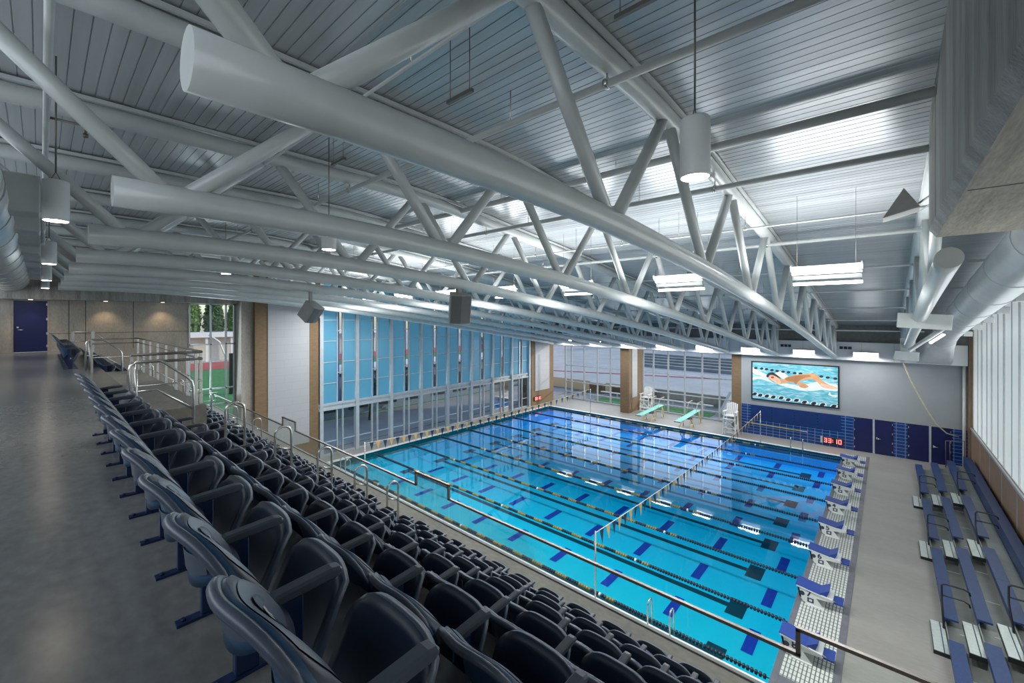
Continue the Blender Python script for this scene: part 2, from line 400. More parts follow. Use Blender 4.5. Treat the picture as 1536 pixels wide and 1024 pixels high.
# tall window beside the stand
w = sroot('window_1', (6.3,WY,ZC))
x0, x1, z0, z1 = 5.3, 7.45, rowz(7), 9.75
mb = MB()
for x in (x0+.02, 6.28, 7.0, x1-.05): mb.box(x-.035,x+.035,WY-.06,WY+.08,z0,z1)
for z in (z0+.05, 5.0, ZC+.03, z1-.05): mb.box(x0,x1,WY-.06,WY+.08,z-.035,z+.035)
mb.build('window_frame', M['mullion'], w)
MB().add([(x0,WY+.02,z0),(x1,WY+.02,z0),(x1,WY+.02,z1),(x0,WY+.02,z1)], [(0,1,2,3)]).build('pane', M['glass'], w)
struct(MB().box(7.45, 8.05, 26.9, 28.3, .15, 10.35).build('column_concrete_pier', M['wall_conc'], loc=(7.8,27.5,5)))
mb = MB().box(8.05, 11.6, 26.62, 28, .15, 11.4)
struct(mb.build('column_brick_pier', M['brick'], loc=(10,27.3,5)))
struct(MB().box(8.70, 11.02, 26.575, 26.625, 1.3, 11.4).build('trim_block_inset', M['white_tile'], loc=(10,26.6,6)))
# curtain wall
cw = sroot('window_2', (22,deckY,.15), 'tall curtain wall of blue panels and grey mullions above a band of doors')
MX = [11.75,14.15,16.75,19.35,21.95,24.55,27.15,29.75,32.35]
ZT, ZTOP = 3.05, 11.2
for x in MX: MB().box(x-.11,x+.11,deckY-.22,deckY+.12,.15,ZTOP).build('main_mullion', M['mullion'], cw)
MB().box(11.6,32.6,deckY-.16,deckY+.1,ZT,ZT+.14).build('transom', M['mullion'], cw)
MB().box(11.6,32.6,deckY-.12,deckY+.1,ZT+.30,ZT+.44).box(11.6,32.6,deckY-.06,deckY+.06,ZT+.14,ZT+.30).build('transom', M['mullion'], cw)
for a, bx in zip(MX, MX[1:]):
    L = bx-a; u0 = a+.44*L; u1 = a+.60*L
    mb = MB()
    for u in (u0, u1): mb.box(u-.035,u+.035,deckY-.09,deckY+.06,.15,ZTOP)
    for z in (4.75,6.1,7.45,8.8,9.9):
        mb.box(a,u0,deckY-.045,deckY+.05,z-.025,z+.025).box(u1,bx,deckY-.045,deckY+.05,z-.025,z+.025)
    for z in (5.4, 8.1): mb.box(u0,u1,deckY-.045,deckY+.05,z-.025,z+.025)
    mb.box(a,u0,deckY-.045,deckY+.05,1.0,1.05).box(u1,bx,deckY-.045,deckY+.05,1.0,1.05).box(a,bx,deckY-.06,deckY+.06,.15,.25)
    mb.build('minor_mullion', M['mullion'], cw)
    for p, q in ((a+.11,u0-.035),(u1+.035,bx-.11)):
        MB().box(p,q,deckY-.01,deckY+.01,ZT+.44,ZTOP).build('blue_panel', M['blue_glass'], cw)
    MB().box(u0+.045,u0+.20,deckY+.05,deckY+.30,ZT+.44,ZTOP).build('blue_fin', M['blue_deep'], cw)
    MB().add([(u0,deckY+.03,ZT+.44),(u1,deckY+.03,ZT+.44),(u1,deckY+.03,ZTOP),(u0,deckY+.03,ZTOP)], [(0,1,2,3)]).build('pane', M['glass'], cw)
    MB().add([(a,deckY,.2),(bx,deckY,.2),(bx,deckY,ZT),(a,deckY,ZT)], [(0,1,2,3)]).build('pane', M['glass'], cw)
# corner column
mb = MB().box(32.6, 36.3, 26.5, 28.3, .15, 8.2)
struct(mb.build('column_corner', M['brick'], loc=(34,27.3,4)))
struct(MB().box(33.15, 35.55, 26.455, 26.5, 1.55, 8.2).build('trim_corner_inset', M['white_tile'], loc=(34,26.5,4)))
# ---- far side
XG = 38.6
def farglass(n, y0, y1, ys):
    w = sroot('window_%d' % n, (XG,(y0+y1)/2,.15))
    mb = MB()
    for i, y in enumerate(ys): mb.box(XG-.12,XG+.06,y-.055,y+.055,.15,6.9)
    for z in (.2, 2.0, 3.75): mb.box(XG-.07,XG+.05,y0,y1,z-.04,z+.04)
    mb.box(XG-.07,XG+.05,y0,y1,.85,.92).box(XG-.07,XG+.05,y0,y1,5.85,5.93)
    mb.build('window_frame', M['mullion'], w)
    MB().add([(XG,y0,.15),(XG,y1,.15),(XG,y1,6.9),(XG,y0,6.9)], [(0,1,2,3)]).build('pane', M['glass'], w)
farglass(3, 18.6, 26.6, [26.5,25.7,24.1,22.5,21.0,19.5,18.65])
farglass(4, 9.1, 17.6, [17.5,16.5,15.1,13.6,12.1,10.7,9.3])
struct(MB().box(36.0, 39.0, 17.75, 18.6, .15, 7.0).build('column_brick_far', M['brick'], loc=(37.5,18.2,3)))
struct(MB().box(36.65, 37.7, 17.71, 17.75, 1.5, 7.0).build('trim_far_inset', M['white_tile'], loc=(37.2,17.7,4)))
struct(MB().box(36.0, 39.0, 8.42, 9.1, .15, 7.0).build('column_brick_centre', M['brick'], loc=(37.5,8.8,3)))
XW = 36.0
struct(MB().box(XW, XW+.3, -3.62, 8.42, 2.36, 8.0).build('wall_far', M['tv_wall'], loc=(36,2,5)))
# blue lower band
mb = MB()
for y0, y1 in ((1.69,8.42),(-.93,-.28),(-3.62,-2.85)): mb.box(XW,XW+.3,y0,y1,.15,2.36)
struct(mb.build('wall_far_tile', M['blue_tile'], loc=(36,1.69,.15)))
mb = MB()
for a, b2 in ((6.4,7.75),(5.0,6.36),(3.65,4.96),(2.35,3.61)): mb.box(XW-.03,XW,a,b2,1.28,2.36)
struct(mb.build('trim_navy_panels', M['navy_panel'], loc=(36,5,1.8)))
for n, (ya, yb, hs) in enumerate(((.72,1.66,1),(-.25,.62,-1),(-1.88,-.96,1),(-2.82,-1.98,-1))):
    d = sroot('door_%d' % (n+2), (XW,(ya+yb)/2,.15))
    MB().box(XW-.02,XW+.05,ya,yb,.16,2.32).build('door_leaf', M['navy_door'], d)
    if hs < 0: MB().tube([(XW-.02,yb-.1,1.15),(XW-.08,yb-.1,1.15),(XW-.08,yb-.3,1.15)], .016, 8).box(XW-.03,XW-.02,yb-.13,yb-.07,1.1,1.25).build('door_handle', M['steel'], d)
    mb = MB()
    for z in (.35,.9,1.5,2.1):
        y = yb-.04 if hs > 0 else ya
        mb.box(XW-.03,XW-.02,y,y+.04,z,z+.12)
    mb.build('hinge', M['steel'], d)
mb = MB()
for ym in (.67,-1.93): mb.box(XW-.04,XW+.05,ym-.05,ym+.05,.15,2.36)
struct(mb.build('trim_door_posts', M['mullion'], loc=(36,-.6,1.2)))
mb = MB().box(XW+.06,XW+.3,-2.85,1.7,.15,2.36)
struct(mb.build('wall_far_backing', M['navy_door'], loc=(36,0,1)))
# fascia bulkhead with panels, louvre band above
mb = MB().box(35.0, 35.9, -3.4, 26.6, 6.2, 7.36)
for i in range(20): mb.box(34.994,35.0,-3.4+1.55*i-.006,-3.4+1.55*i+.006,6.2,7.36,1)
struct(mb.build('wall_fascia', [M['fascia'], M['louver']], loc=(35.5,12,6.8)))
mb = MB().box(35.6,35.9,-3.6,28,7.36,8.7)
for i in range(5): mb.box(35.54,35.6,-3.6,28,7.45+.14*i,7.5+.14*i)
struct(mb.build('trim_louvre', M['louver'], loc=(35.7,12,8)))
# ---- right wall
RY = -3.6
mb = MB().box(0, 36, RY-.2, RY, .15, 2.6)
for k in range(12): x = 35.4-2.8*k; mb.box(x-.02,x+.02,RY,RY+.012,.9,2.6,1)
mb.box(0,36,RY,RY+.06,2.56,2.66,1)
struct(mb.build('wall_right', [M['wood'], M['mullion']], loc=(18,RY,1.4)))
w = sroot('window_5', (18,RY,2.65), 'tall translucent white glazing along the bleacher side')
MB().box(0,35.5,RY-.12,RY-.08,2.6,12).build('pane', M['trans_wall'], w)
mb = MB()
for k in range(12): x = 35.4-2.8*k; mb.box(x-.05,x+.05,RY-.085,RY-.035,2.66,12)
mb.build('main_mullion', M['lamp_white'], w)
mb = MB()
for k in range(12): x = 34-2.8*k; mb.box(x-.02,x+.02,RY-.085,RY-.055,2.66,12)
mb.build('minor_mullion', M['mullion'], w)
struct(MB().box(35.55,36.0,RY-.2,RY+.12,.15,9).build('column_right_corner', M['wood'], loc=(35.8,RY,4)))
o = MB().tube([(35.8,-3.33,.15),(35.8,-3.33,6.3)], .075, 12).build('downpipe', M['white_plastic'], loc=(35.8,-3.33,.15)); tag(o, 'white vertical drain pipe in the corner beside the blue doors', 'pipe')
# back and near walls (behind the camera), so the hall is closed
struct(MB().box(-3.3,-3,-4,28.3,ZC,13).build('wall_back', M['wall_conc'], loc=(-3,12,10)))
struct(MB().box(-3,36,-4.2,-4,-.3,13).build('wall_near', M['wall_conc'], loc=(10,-4,8)))

# ---- roof deck: ribbed sheet following the curved top chords
zt = spline([(-4,11.95),(-.4,12.08),(3,12.10),(6,12.10),(8,11.95),(10,11.72),(14,11.27),(17.5,10.80),(22,10.22),(26.9,9.55),(31,8.95),(35.6,8.24)], 0)
zb = spline([(.48,10.24),(2,10.25),(4,10.20),(7.2,9.98),(9.9,9.72),(14.5,9.20),(21.2,8.33),(28,7.36),(34.6,6.38)], 0)
HR = .22
mb = MB(); pts = []
x = -4.0; P = .152
while x < 35.6:
    for dx, dz in ((0,0),(.132,0),(.135,.009),(.147,.009),(.15,0)):
        xx = x+dx; pts.append((xx, zt(xx)+HR+dz))
    x += P
vs = [(a,-4,c) for a, c in pts] + [(a,28.2,c) for a, c in pts]; n = len(pts)
mb.add(vs, [(i,i+1,n+i+1,n+i) for i in range(n-1)])
o = mb.build('ceiling', M['deck'], loc=(16,12,10), fix=False); struct(o, 'ribbed grey metal roof deck curving down to the far wall')

# concrete wall box hanging at the right, over the near side
poly = [(-.48,13),(-.48,10.32),(-.56,10.2),(-3.5,10.2),(-3.5,13)]
mb = MB().prism(poly, lambda u,v,w: (w,u,v), -2.9, 9.2)
mb.box(8.0,8.02,-.484,-.478,10.33,13,1).box(3.0,3.02,-.484,-.478,10.33,13,1)
for x in (2.5, 6.0): mb.box(x,x+.02,-3.4,-.58,10.196,10.2,1)
o = mb.build('wall_concrete_box', [M['beam_conc'], M['dark'], M['soffit_conc']], loc=(5,-2,11)); struct(o)
for pl in o.data.polygons:
    if pl.normal.z < -.9 and pl.material_index == 0: pl.material_index = 2
# ================================================================== ROOF STEEL
TY = [2.58+3.25*k for k in range(8)]
BN = [.95,4.75,8.35,11.95,15.5,19.0,22.5,26.0,29.3,32.3]
TN = [3.05,6.5,10.1,13.7,17.2,20.7,24.2,27.6,30.8,33.6]
def make_truss(y, x0, label):
    t = thing('roof_truss', label, 'truss', (max(x0,0), y, 0), 'curved roof trusses over the pool')
    xs = [x0 + (34.6-x0)*i/46 for i in range(47)]
    MB().tube([(x,y,zb(x)) for x in xs], .155, 20).build('bottom_chord', M['white_steel'], t)
    xa = -3.9 if x0 < 1 else x0-1
    xs = [xa + (35.4-xa)*i/50 for i in range(51)]
    MB().tube([(x,y,zt(x)) for x in xs], .145, 18).build('top_chord', M['white_steel'], t)
    r = .088
    def web(a, b): MB().tube([a, b], r, 12).build('web_member', M['white_steel'], t)
    if x0 < 1: web((-.85,y,zt(-.85)), (BN[0],y,zb(BN[0])))
    for i in range(10):
        if BN[i] > x0:  web((BN[i]+.06,y,zb(BN[i])), (TN[i]-.06,y,zt(TN[i])))
        if i < 9 and TN[i] > x0-.5 : web((TN[i]+.06,y,zt(TN[i])), (BN[i+1]-.06,y,zb(BN[i+1])))
    web((33.7,y,zt(33.7)), (34.3,y,zb(34.3))); web((34.9,y,zt(34.9)), (34.45,y,zb(34.45)))
    # bearing angle strip the deck sits on
    n = 40; ps = [xa + (35.4-xa)*i/n for i in range(n+1)]
    mb = MB()
    for side in (-1, 1):
        vs = []
        for x in ps: z = zt(x)+.13; vs += [(x,y+side*.10,z),(x,y+side*.15,z),(x,y+side*.15,z+.06)]
        mb.add(vs, [(3*i+k,3*i+k+1,3*i+k+4,3*i+k+3) for i in range(n) for k in (0,1)])
    mb.build('deck_angle', M['white_steel'], t, fix=False)
    return t
ordw = ['nearest white roof truss, its cut end hanging above the concourse', 'second white roof truss from the camera', 'third white roof truss from the camera, big loudspeaker hung below',
        'fourth white roof truss from the camera', 'fifth white roof truss from the camera, small loudspeaker hung below', 'sixth white roof truss from the camera', 'seventh white roof truss, one short of the blue glass wall', 'last white roof truss, beside the blue glass wall']
for k, y in enumerate(TY): make_truss(y, .48, ordw[k])
make_truss(-.67, 8.8, 'white roof truss emerging from the raw concrete box at upper right')

# pipes running along the bays under the deck
for x, r, dz, lb in ((2.9,.022,.16,'thin conduit under the deck nearest the concourse'),(4.65,.05,.27,'grey sprinkler pipe clamped under the near top chords'),
        (9.0,.055,.30,'dark sprinkler main passing behind the nearest hanging lamp'),(7.9,.07,0,'wide grey pipe tight under the deck behind the nearest hanging lamp'),(11.4,.022,.45,'thin cable tray rod with small hangers under the deck'),
        (13.9,.05,.24,'bright white sprinkler pipe crossing the middle of the trusses'),(17.6,.035,.22,'white pipe crossing trusses beyond the lamp row'),(21.8,.03,.22,'thin white pipe over the far half of the pool'),
        (26.2,.03,.22,'thin white pipe under the lower roof near the far wall'),(30.5,.03,.22,'thin white pipe last but one before the far wall'),(34.0,.04,.35,'white pipe along the louvre above the far fascia')):
    z = zt(x)-dz
    t = thing('sprinkler_pipe', 'long ' + lb, 'pipe', (x,12,z), 'pipes running under the roof deck')
    ya = -.47 if x < 9.1 else -3.4 if x < 25 else -1.6
    MB().tube([(x,ya,z),(x,27.9,z)], r, 10).build('pipe_run', M['white_steel'], t)
    for y in TY:
        MB().tube([(x,y,z-.02),(x,y,z+dz-.1)], .012, 6).tube([(x,y-.03,z),(x,y+.03,z)], r+.018, 10).build('clamp', M['steel'], t)
        if y < 24: MB().tube([(x,y+1.6,z),(x,y+1.6,zt(x)+HR)], .008, 6).build('hanger', M['steel'], t)
# sprinkler line over the concourse
t = thing('sprinkler_pipe', 'white sprinkler pipe with short drops above the concourse', 'pipe', (-.1,10,11.7))
MB().tube([(.05,1.5,11.65),(.05,27,11.65)], .035, 10).build('pipe_run', M['white_steel'], t)
for y in (4.2, 8.4, 12.6, 16.8, 21):
    MB().tube([(.05,y,11.65),(.42,y,11.65),(.42,y,11.52)], .018, 8).tube([(.42,y,11.54),(.42,y,11.49)], .03, 8, 0).build('sprinkler_head', M['steel_dark'], t)
# small perforated hanger brackets
for i, (x, y, z, lb) in enumerate(((3.27,3.74,11.55,'small perforated bracket on two rods just past the nearest truss'),(3.5,1.64,11.7,'small perforated bracket at the top edge over the nearest lamp'),(3.23,6.68,11.5,'small perforated bracket on two rods just past the second truss'))):
    t = thing('hanger_bracket', lb, 'bracket', (x,y,z))
    MB().box(x-.02,x+.02,y-.22,y+.22,z-.02,z+.02).build('strut', M['steel_dark'], t)
    for s in (-.17,.17): MB().tube([(x,y+s,z),(x,y+s,zt(x)+HR)], .006, 6).build('rod', M['steel_dark'], t)

# ---- pendant cylinder lamps
def pendant(x, y, label):
    z = 10.2
    t = thing('pendant_lamp', label, 'lamp', (x,y,z), 'white cylinder pendant lamps')
    MB().tube([(x,y,z),(x,y,z+.015),(x,y,z+.50),(x,y,z+.515)], [.120,.126,.126,.118], 28).build('lamp_body', M['lamp_white'], t)
    MB().tube([(x,y,z-.004),(x,y,z+.002)], .112, 28).build('lamp_lens', M['lens'], t)
    top = zt(x)+HR
    MB().tube([(x,y,z+.62),(x,y,top)], .009, 6).tube([(x-.05,y,z+.51),(x,y,z+.63)], .005, 6).tube([(x+.05,y,z+.51),(x,y,z+.63)], .005, 6).box(x-.06,x+.06,y-.05,y+.05,z+.515,z+.53).build('hanging_cable', M['steel_dark'], t)
    l = bpy.data.lights.new('pendant_light', 'SPOT'); l.energy = 85; l.spot_size = 1.5; l.spot_blend = .6; l.color = (1,.93,.84); l.shadow_soft_size = .11
    o = bpy.data.objects.new('pendant_light', l); COL.objects.link(o); o.location = (x,y,z-.02)
for i, y in enumerate((7.95,14.45,20.95,26.6)): pendant(.13, y, 'white cylinder pendant over the concourse, %s from the camera' % ['first','second','third','fourth'][i])
for i, (y, lb) in enumerate(((1.27,'large white cylinder pendant nearest the camera, hung over the top seats'),(7.6,'white cylinder pendant half hidden behind the second truss'),(14.0,'white cylinder pendant low among the far truss chords, lens only visible'))):
    pendant(3.85 if i == 0 else 3.5, y, lb)

# ---- fluorescent fixtures, one per bay
def fixture(x, y, z, label, grp, L=1.25):
    t = thing('strip_light', label, 'light fixture', (x,y,z), grp)
    TB = ((-.20,.36),(-.08,.27),(.12,.04))
    mb = MB()
    for dx, dz in TB: mb.bar((x+dx,y-L/2,z+dz+.045),(x+dx,y+L/2,z+dz+.045),.13,.025)
    for s in (-1,1): mb.bar((x-.24,y+s*L/2,z+.44),(x+.18,y+s*L/2,z+.02),.05,.03,0,(0,1,0))
    mb.bar((x-.02,y-L/2,z+.17),(x-.02,y+L/2,z+.17),.05,.09)
    mb.build('housing', M['white_steel'], t)
    for dx, dz in TB: MB().tube([(x+dx,y-L/2,z+dz),(x+dx,y+L/2,z+dz)], .034, 10).build('tube_lamp', M['tube'], t)
    for s in (-1,1): MB().tube([(x-.1,y+s*L*.42,z+.30),(x-.1,y+s*L*.42,zt(min(x,35.5))+HR)], .004, 6).build('hanging_cable', M['steel_dark'], t)
    return t
def lamp(x, y, z, e, size=.6, up=False):
    l = bpy.data.lights.new('bay_light', 'AREA'); l.shape = 'RECTANGLE'; l.size = 1.6 if up else .5; l.size_y = 2.2 if up else 1.25; l.energy = e; l.color = (.97,.99,1)
    o = bpy.data.objects.new('bay_light', l); COL.objects.link(o); o.location = (x,y,z)
    if up: o.rotation_euler = (PI,0,0)
for k in range(8):
    y = 1.03+3.25*k
    fixture(11.7, y, 9.70, 'bright three-tube strip light in the %s roof bay from the camera' % ORD[k], 'strip lights hung between the trusses')
    lamp(11.7, y, 9.66, 300); lamp(11.7, y, 10.0, 120, up=True)
    t = thing('fascia_wall_lamp', 'bright flat light on the white far fascia, %s from the right wall' % ORD[k], 'light fixture', (34.8,y,6.6), 'flat lights along the far fascia')
    MB().box(34.75,34.99,y-.62,y+.62,6.48,6.74).build('housing', M['white_steel'], t)
    MB().box(34.73,34.75,y-.60,y+.60,6.49,6.73).box(34.77,34.97,y-.60,y+.60,6.465,6.48).build('lamp_lens', M['tube'], t)
    lamp(34.2, y, 6.42, 110)

# ---- ducts
zd = spline([(0,11.0),(9,10.75),(14,10.3),(22,9.35),(30,8.35),(33,7.75)], 0)
t = thing('air_duct', 'large round metal duct running down the right wall to the far fascia', 'duct', (16,-2.25,9))
xs = [9.3+(32.6-9.3)*i/24 for i in range(25)]
MB().tube([(x,-2.25,zd(x)) for x in xs], .52, 28).build('duct_tube', M['galv'], t)
mb = MB()
for x in xs[::3]: mb.tube([(x-.03,-2.25,zd(x-.03)),(x+.03,-2.25,zd(x+.03))], .535, 28)
mb.build('duct_joint', M['galv'], t)
def loft(u, v):
    x = 32.4 + (34.98-32.4)*v; a = 2*PI*u
    cy, cz = math.cos(a), math.sin(a); q = max(abs(cy), abs(cz))
    ry, rz = cy*.52, cz*.52; sy, sz = cy/q*.70, cz/q*.55
    w = min(1, v*1.3); zc = zd(32.4)*(1-v) + 6.78*v
    return (x, -2.25+.22*v + ry*(1-w)+sy*w, zc + rz*(1-w)+sz*w)
MB().grid(loft, 32, 8).build('duct_transition', M['galv'], t, fix=False)
for k in range(7):
    x = 29.8-2.75*k
    MB().box(x-.28,x+.28,-3.02,-2.72,zd(x)-.32,zd(x)-.08).build('diffuser', M['galv'], t, bevel=.015)
t = thing('air_duct', 'round metal duct at the left edge above the concourse with square outlets', 'duct', (-.85,18,10.6))
MB().tube([(-.85,6.0,10.62),(-.85,27.4,10.62)], .55, 28).build('duct_tube', M['galv'], t)
mb = MB()
for k in range(12): mb.tube([(-.85,6.4+1.8*k,10.62),(-.85,6.46+1.8*k,10.62)], .565, 28)
mb.build('duct_joint', M['galv'], t)
for k in range(9): 
    y = 9.6+2.0*k
    MB().box(-.36,.0,y-.28,y+.28,10.50,11.05).box(-.0,.06,y-.24,y+.24,10.54,11.01).build('diffuser', M['white_steel'], t, bevel=.015)

# ---- loudspeakers and fixtures
t = thing('loudspeaker', 'large dark grey loudspeaker hanging under the third truss over the stand', 'loudspeaker', (7.9,9.08,8.8))
def spk(t, cx, cy, z0, z1, w, d, ang, tilt=0):
    R = Matrix.Rotation(ang, 4, 'Z') @ Matrix.Rotation(tilt, 4, 'Y')
    def P(a, b, c): v = R @ Vector((a, b, c)); return (cx+v.x, cy+v.y, (z0+z1)/2+v.z)
    h = (z1-z0)/2
    poly = [(-d/2,-w/2*.75),(d/2,-w/2),(d/2+.05,0),(d/2,w/2),(-d/2,w/2*.75)]
    MB().prism(poly, P, -h, h).build('cabinet', M['speaker'], t, bevel=.01)
    MB().add([P(d/2+.012,-w*.46,-h*.93),P(d/2+.060,0,-h*.93),P(d/2+.060,0,h*.93),P(d/2+.012,-w*.46,h*.93)], [(0,1,2,3)]).add([P(d/2+.060,0,-h*.93),P(d/2+.012,w*.46,-h*.93),P(d/2+.012,w*.46,h*.93),P(d/2+.060,0,h*.93)], [(0,1,2,3)]).build('grille', M['speaker_dark'], t)
    return P
spk(t, 7.9, 9.08, 8.83, 9.66, .60, .52, math.radians(-118), .25)
MB().box(7.84,7.96,9.02,9.14,9.55,zb(7.9)).box(7.62,8.18,9.05,9.11,9.60,9.64).build('hanging_bracket', M['speaker'], t)
t = thing('loudspeaker', 'small tilted grey loudspeaker hanging before the white block pier', 'loudspeaker', (6.5,15.58,9))
spk(t, 6.5, 15.58, 8.86, 9.5, .58, .5, math.radians(-62), .62)
MB().box(6.45,6.55,15.53,15.63,9.3,zb(6.5)).box(6.3,6.7,15.56,15.60,9.42,9.46).build('hanging_bracket', M['speaker'], t)
t = thing('loudspeaker', 'grey wedge loudspeaker bracketed off the end of the concrete box', 'loudspeaker', (10.3,-.30,10.9))
MB().prism([(-.30,-.22),(.02,.30),(.26,-.06)], lambda u,v,w: (10.5+u*.3+w,-.20-u*.9,10.98+v), -.25, .25).build('cabinet', M['speaker'], t, bevel=.01)
MB().tube([(10.4,-.42,11.0),(9.7,-.60,11.02),(9.2,-.7,11.05)], .018, 8).tube([(10.4,-.42,10.85),(9.7,-.62,10.9),(9.2,-.7,10.95)], .012, 8).build('mount_arm', M['speaker'], t)
t = thing('floodlight', 'white box fixture with tilted reflector hung beside the right truss', 'light fixture', (16.5,-.75,8.7))
def tb(cx, cy, cz, sx, sy, sz, name, m, tl=0):
    R = Matrix.Rotation(tl, 4, 'X')
    mb = MB().box(-sx/2,sx/2,-sy/2,sy/2,-sz/2,sz/2)
    mb.v = [tuple(R @ Vector(p) + Vector((cx,cy,cz))) for p in mb.v]
    mb.build(name, m, t, bevel=.01)
tb(16.5,-.75,8.86,.5,1.1,.42,'housing',M['white_steel'],.06)
tb(16.3,-.70,9.15,.12,.16,.75,'hanging_bracket',M['white_steel'],0)
tb(17.2,-.82,8.30,1.0,.95,.05,'reflector',M['galv'],-.75)
tb(17.0,-1.05,8.36,.6,.40,.03,'lamp_lens',M['tube'],-.75)
t = thing('floodlight', 'small white box fixture below the larger one near the far fascia', 'light fixture', (25.5,-.75,7.2))
tb(25.5,-.62,7.28,.5,.8,.40,'housing',M['white_steel'],.05); tb(25.5,-.66,7.7,.12,.5,.7,'hanging_bracket',M['white_steel'])
# vents in the fascia
for y, lb in ((2.05,'right-hand dark triple vent in the white fascia above the screen'),(5.35,'left-hand dark triple vent in the white fascia above the screen')):
    t = thing('fascia_vent', lb, 'vent', (34.97,y,7.0))
    MB().box(34.96,34.993,y-.36,y+.36,6.86,7.12).build('frame', M['fascia'], t)
    mb = MB()
    for i in range(3): mb.box(34.95,34.962,y-.32+.22*i,y-.13+.22*i,6.90,7.08)
    mb.build('grille', M['dark'], t)
# thin cable hanging across the grey wall
pts = [(35,-.72,6.2),(35.0,-1.0,5.3),(35.1,-1.35,4.4),(35.2,-1.75,3.45),(35.3,-2.15,2.65),(35.5,-2.6,2.15),(35.8,-3.1,1.98)]
o = MB().tube(pts, .035, 8).build('hanging_rope', M['rope'], loc=(35,-1,5)); tag(o, 'pale yellow rope sagging across the grey wall towards the right corner', 'rope')
# ================================================================== SEATS
def make_seat():
    t = thing('stadium_chair', 'x', 'stadium chair', (0,0,0))
    yc, hw = .2775, .2485
    def zt_(u): return .83 - .17*abs(u)**3.2
    def zl_(u): return .33 + .10*abs(u)**2.5
    def X0(v): return .03 - .03*v - .125*v**3
    def front(a, b):
        u = 2*a-1; z = zl_(u) + (zt_(u)-zl_(u))*b
        wv = 1 - .10*(1-b)
        return (X0(b) + .115*u*u*(.75+.25*b), yc + hw*u*wv, z)
    def rear(a, b):
        x, y, z = front(a, b); th = .028 + .016*max(0,(b-.82)/.18)
        return (x - th, y, z - (.012*b if b > .9 else 0))
    bk = MB().shell(front, rear, 14, 10, 0, 1).build('backrest', [M['seat'], M['seat_back']], t)
    # rolled top rim
    rim = [front(i/16, 1) for i in range(17)]
    rp = [(x-.030, y, z-.006) for x, y, z in rim]
    MB().tube(rp, [.008]+[.017]*15+[.008], 8).build('top_rim', M['seat_rim'], bk)
    # pale cushion panel with oval emblem on the front of the back
    def cf(a, b):
        q = .40+.55*b; u = (2*a-1)*.86*(1-.12*abs(2*b-1)**3); z = zl_(u)+(zt_(u)-zl_(u))*q
        return (X0(q)+.115*u*u*(.75+.25*q)+.011*(1-abs(2*a-1)**8)*(1-abs(2*b-1)**8)+.003, yc+hw*u*(1-.10*(1-q)), z)
    MB().grid(cf, 16, 12).build('back_pad', M['seat_rim'], bk, fix=False)
    def em(r1, r2, n=20, dx=.018):
        vs = []; 
        for i in range(n):
            w = 2*PI*i/n
            for r in (r1, r2):
                uy = r*.085*math.cos(w); uz = r*.055*math.sin(w); q = .80
                zz = zl_(0)+(zt_(0)-zl_(0))*q + uz
                qq = (zz-zl_(0))/(zt_(0)-zl_(0)); vs.append((X0(qq)+dx+.115*(uy/(hw*.98))**2*.95, yc+uy, zz))
        return vs, [(2*i,2*i+1,(2*i+3)%(2*n),(2*i+2)%(2*n)) for i in range(n)]
    e = MB(); e.add(*em(.90,1.0), 0); e.add(*em(0,.9,20,.0165), 2)
    q = .80; zc = zl_(0)+(zt_(0)-zl_(0))*q; xc = X0(q)+.021
    for a, b2, c, d2 in ((-.04,-.012,.0,.012),(-.012,-.018,.022,.016),(.0,.0,.042,.010)):
        e.add([(xc-.0+ -b2*.6, yc+a, zc+b2),(xc-b2*.6,yc+c,zc+b2+.004),(xc-d2*.6,yc+c+.004,zc+d2),(xc-d2*.6,yc+a+.012,zc+d2-.002)], [(0,1,2,3)], 1)
    e.build('emblem', [M['ink'], M['emblem_white'], M['seat_rim']], bk, fix=False)
    # lighter band across the rear
    def bf(a, b):
        u = (2*a-1)*.66; q = .13+.19*b; z = zl_(u)+(zt_(u)-zl_(u))*q
        return (X0(q)+.115*u*u*(.75+.25*q)-.034, yc+hw*u, z)
    MB().grid(bf, 8, 2).build('rear_band', M['seat_rim'], bk, fix=False)
    # folded seat
    def sf(a, b):
        u = 2*a-1; r = 1 - .10*max(0,(b-.7)/.3)**2
        L = b; x = .15+.185*L; z = .17+.385*L - .05*max(0,(L-.8)/.2)*abs(u)**4
        return (x + .03*(1-u*u)*.8*math.sin(PI*min(1,b*.9)) , yc+.230*u*r, z)
    def sb(a, b):
        x, y, z = sf(a, b); u = 2*a-1; return (x+.055*(1-.4*abs(u)**4)*(1-.35*b), yc+(y-yc)*1.02, z-.028*(1-b*.5))
    MB().shell(sf, sb, 12, 8, 0, 1).build('seat', [M['seat'], M['seat_rim']], t)
    def stanch(y):
        MB().box(.0,.30,y-.027,y+.027,0,.014).tube([(.03,y,.014),(.03,y,.026)], .011, 8).tube([(.27,y,.014),(.27,y,.026)], .011, 8).build('foot', M['seat_metal'], t)
        MB().prism([(.10,.014),(.19,.014),(.19,.34),(.15,.42),(.15,.58),(.08,.58),(.08,.45),(.10,.35)], lambda u,v,w: (u,w,v), y-.022, y+.022).build('stanchion', M['seat_metal'], t, bevel=.004)
        MB().prism([(.06,.577),(.27,.585),(.29,.60),(.285,.618),(.25,.625),(.07,.614),(.05,.60)], lambda u,v,w: (u,w,v), y-.027, y+.027).build('armrest', M['arm'], t, bevel=.008)
        MB().tube([(.15,y-.026,.31),(.15,y+.055,.31)], .02, 8).build('hinge_pin', M['steel'], t)
    stanch(0)
    return t, stanch
seat0, _ = make_seat()
seatE, st = make_seat(); st(.555)
KIDS = {}
for o in bpy.data.objects:
    if o.parent is not None: KIDS.setdefault(o.parent.name, []).append(o)
blocks = [('near block', .935, 12, range(1,8)), ('middle block', 9.05, 13, range(3,8)), ('far block', 17.95, 13, range(1,8))]
